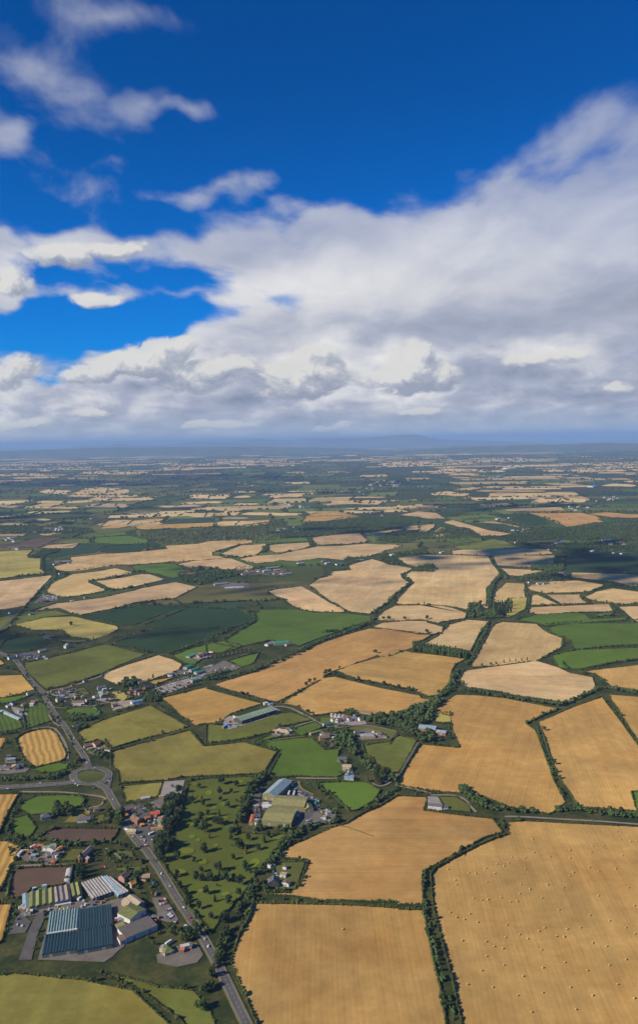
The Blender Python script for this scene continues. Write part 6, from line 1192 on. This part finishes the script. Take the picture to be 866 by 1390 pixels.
for c in [(430,500,90,50,0,.55),(560,495,80,48,0,.55),(500,520,140,40,0,.25),(215,485,130,45,6,.42),(740,475,100,28,0,.45),(400,400,200,60,5,.30),(600,350,340,90,8,.22),(90,345,90,35,0,.25),(20,385,70,45,0,.3),(130,410,60,18,0,.25),(15,545,60,60,0,.2),(60,90,90,40,-20,.1),
          (640,520,130,34,0,-.30),(800,520,160,50,0,-.25),(330,545,160,26,0,-.22),(700,440,140,40,10,-.20),(560,450,120,26,0,-.22),(200,520,90,18,0,-.25),(860,420,120,60,0,-.2),(470,570,500,22,0,-.12)]: hl = blob(*c[:4], c[4], c[5], hl, WUV)
lit = math_(nt, 'ADD', math_(nt, 'ADD', 0.56, hl), math_(nt, 'ADD', relA, relB), True)
ramp = N.new('ShaderNodeValToRGB'); nt.links.new(lit, ramp.inputs[0]); e = ramp.color_ramp.elements
e[0].position = 0.05; e[0].color = (0.22,0.27,0.38,1); e[1].position = 0.95; e[1].color = (0.84,0.83,0.82,1)
q = ramp.color_ramp.elements.new(0.5); q.color = (0.43,0.46,0.57,1)
CUM = [(425,498,62,42,0,.95),(395,520,80,30,0,.8),(565,492,50,40,0,.95),(530,512,70,30,0,.8),(600,510,40,26,0,.7),(215,482,80,30,6,.9),(150,500,90,26,8,.8),(265,510,70,30,0,.7),(755,480,80,20,0,.45),(700,494,40,16,0,.5),(330,500,60,26,0,.55),(20,500,50,32,0,.75),(35,572,60,14,0,.7),(130,560,50,14,0,.6),(300,575,80,10,0,.6),(445,578,45,9,0,.6),(820,520,80,14,0,.45),(90,350,70,26,0,.75),(20,385,45,30,0,.7),(130,410,55,13,0,.7),(170,340,50,20,0,.55),(560,556,70,10,0,.55)]
def cumulus(vec):
    a = None
    for c in CUM: a = blob(*c[:4], c[4], c[5]*1.25, a, vec)
    sc3 = N.new('ShaderNodeVectorMath'); sc3.operation = 'MULTIPLY'; nt.links.new(vec, sc3.inputs[0]); sc3.inputs[1].default_value = (1.0, 1.35, 1)
    return math_(nt, 'ADD', math_(nt, 'MULTIPLY', a, 0.95), math_(nt, 'MULTIPLY', math_(nt, 'MULTIPLY', math_(nt, 'SUBTRACT', billow(sc3.outputs[0], 22.0, 5, .60), 0.62), 2.3), math_(nt, 'MULTIPLY', a, 2.2, True)))
vq = N.new('ShaderNodeVectorMath'); vq.operation = 'SCALE'; vq.inputs['Scale'].default_value = 0.04; nt.links.new(vm.outputs[0], vq.inputs[0])
vr = N.new('ShaderNodeVectorMath'); vr.operation = 'ADD'; nt.links.new(UV, vr.inputs[0]); nt.links.new(vq.outputs[0], vr.inputs[1]); CV = vr.outputs[0]
c0 = cumulus(CV); c1 = cumulus(shift(CV, (-0.007, 0.013, 0)))
cs = N.new('ShaderNodeMapRange'); cs.interpolation_type = 'SMOOTHSTEP'; nt.links.new(c0, cs.inputs[0]); cs.inputs[1].default_value = 0.22; cs.inputs[2].default_value = 0.66
clit = math_(nt, 'ADD', 0.58, math_(nt, 'MULTIPLY', math_(nt, 'SUBTRACT', c0, c1), 0.80), True)
skym = N.new('ShaderNodeVectorMath'); skym.operation = 'MULTIPLY'; nt.links.new(sky.outputs[0], skym.inputs[0]); skym.inputs[1].default_value = (0.0004, 0.0375, 0.089)
cl = N.new('ShaderNodeVectorMath'); cl.operation = 'SCALE'; nt.links.new(ramp.outputs[0], cl.inputs[0]); cl.inputs['Scale'].default_value = 0.80
mx = N.new('ShaderNodeMix'); mx.data_type = 'RGBA'; nt.links.new(alpha, mx.inputs[0]); nt.links.new(mul(nt, skym.outputs[0], mrange(nt, v, 0.10, 0.42, 1.22, 0.90)), mx.inputs[6]); nt.links.new(cl.outputs[0], mx.inputs[7])
ramp2 = N.new('ShaderNodeValToRGB'); nt.links.new(clit, ramp2.inputs[0]); e = ramp2.color_ramp.elements
e[0].position = 0.22; e[0].color = (0.29,0.33,0.43,1); e[1].position = 0.95; e[1].color = (0.74,0.73,0.70,1); q = e.new(0.6); q.color = (0.42,0.45,0.53,1)
cl2 = N.new('ShaderNodeVectorMath'); cl2.operation = 'SCALE'; nt.links.new(ramp2.outputs[0], cl2.inputs[0]); cl2.inputs['Scale'].default_value = 0.80
mx0 = mx; mx = N.new('ShaderNodeMix'); mx.data_type = 'RGBA'; nt.links.new(math_(nt, 'MULTIPLY', cs.outputs[0], 0.9), mx.inputs[0]); nt.links.new(mx0.outputs[2], mx.inputs[6]); nt.links.new(cl2.outputs[0], mx.inputs[7])
hz = N.new('ShaderNodeMix'); hz.data_type = 'RGBA'; nt.links.new(mrange(nt, v, -0.002, 0.040, 0.75, 0.0), hz.inputs[0]); nt.links.new(mx.outputs[2], hz.inputs[6]); hz.inputs[7].default_value = (0.30, 0.385, 0.49, 1)
nt.links.new(hz.outputs[2], bg.inputs['Color']); bg.inputs['Strength'].default_value = 1.0
w.cycles.sampling_method = 'MANUAL'; w.cycles.sample_map_resolution = 256
# unseen clouds added up-sun on the left, placed to shade the land
M_SHADE_CLOUD = mat('shade_cloud_white', (0.85,0.86,0.88), 1.0, 0.0)
for px, py, rx, ry, cov, alt in [(745,750,120,16,.85,4200),(850,772,70,20,.85,4200),(500,721,110,7,.7,4200),(60,868,75,13,.6,3600),(330,800,55,7,.6,4000),(250,856,90,10,.5,3800),(90,656,170,4.5,.8,5600),(300,648,130,4.5,.8,6200),(520,655,80,3,.5,6800),(690,687,110,5,.7,5600),(50,702,80,6,.7,4600),(25,828,45,12,.6,4000),(600,768,80,5,.45,4200),(470,790,90,6,.28,4200),(200,690,80,3,.5,4800),(420,668,60,3,.5,5600),(230,772,60,3,.35,4000),(190,822,70,4,.4,3800)]:
    c = []; A0 = np.array(G(px, py)); ex = np.array(G(px+rx, py))-A0; ey = np.array(G(px, py-ry))-A0; r0 = 38+alt*0.006
    cov *= 0.72; n_ = int(cov*PI*np.hypot(*ex)*np.hypot(*ey)/(PI*r0*r0)*1.15); n_ = min(max(n_, 14), 2600)
    k = math.sqrt(cov*PI*np.hypot(*ex)*np.hypot(*ey)*1.15/(PI*n_))
    a = rng.uniform(0, 2*PI, n_); q = rng.uniform(0, 1, n_)**0.55*(1+0.25*np.sin(3*a+px)+0.12*np.sin(7*a+py)); P = A0+np.outer(np.cos(a)*q, ex)+np.outer(np.sin(a)*q, ey)
    off = np.array([sd.x, sd.y])/sd.z*alt; Z_ = alt+rng.normal(0, 60, n_)
    V, Fc = lumps(np.c_[P+off, Z_], np.c_[np.full(n_, k), np.full(n_, k), np.full(n_, k*.6)]*rng.uniform(.6, 1.3, (n_,1)), I0, .2)
    o = link('shade_cloud', mesh_np('shade_cloud', V, Fc, [M_SHADE_CLOUD])); o['kind'] = 'stuff'; o['label'] = 'unseen broken clouds added high on the left to shade the land'; o['category'] = 'shade_cloud'
# the air over the land
HB = 320000.0; V, Fl = boxv(-HB, HB, -40000, HB, -1.0, 905)
hzm = bpy.data.materials.new('hazy_air'); hzm.use_nodes = True; t2 = hzm.node_tree; t2.nodes.remove(t2.nodes['Principled BSDF'])
pv_ = t2.nodes.new('ShaderNodeVolumePrincipled'); pv_.inputs['Color'].default_value = (0.36,0.56,0.92,1); pv_.inputs['Density'].default_value = 0.5/17500; pv_.inputs['Anisotropy'].default_value = 0.0
t2.links.new(pv_.outputs[0], t2.nodes['Material Output'].inputs['Volume'])
hzo = pyobj('haze', V, Fl, hzm, None); hzo['kind'] = 'stuff'; hzo['label'] = 'pale blue haze over the distant land'; hzo['category'] = 'haze'
flush_labels()
cam = bpy.data.cameras.new('camera'); co = bpy.data.objects.new('camera', cam); COL.objects.link(co); sc.camera = co
co.location = (0,0,HT); co.rotation_euler = RM.to_euler()
cam.sensor_fit = 'VERTICAL'; cam.sensor_height = 24.0; cam.lens = FPX/1390*24; cam.shift_y = (CY-695)/1390.0; cam.clip_start = 1; cam.clip_end = 600000
vsn = sc.view_settings; vsn.view_transform = 'Standard'; vsn.look = 'None'; vsn.exposure = 0.32; vsn.gamma = 1
cy = sc.cycles; cy.max_bounces = 4; cy.diffuse_bounces = 2; cy.glossy_bounces = 2; cy.transmission_bounces = 2; cy.volume_bounces = 1; cy.transparent_max_bounces = 4
cy.use_denoising = True; cy.denoiser = 'OPENIMAGEDENOISE'; cy.sample_clamp_indirect = 4; cy.caustics_reflective = False; cy.caustics_refractive = False
cy.pixel_filter_type = 'BLACKMAN_HARRIS'; cy.filter_width = 1.5
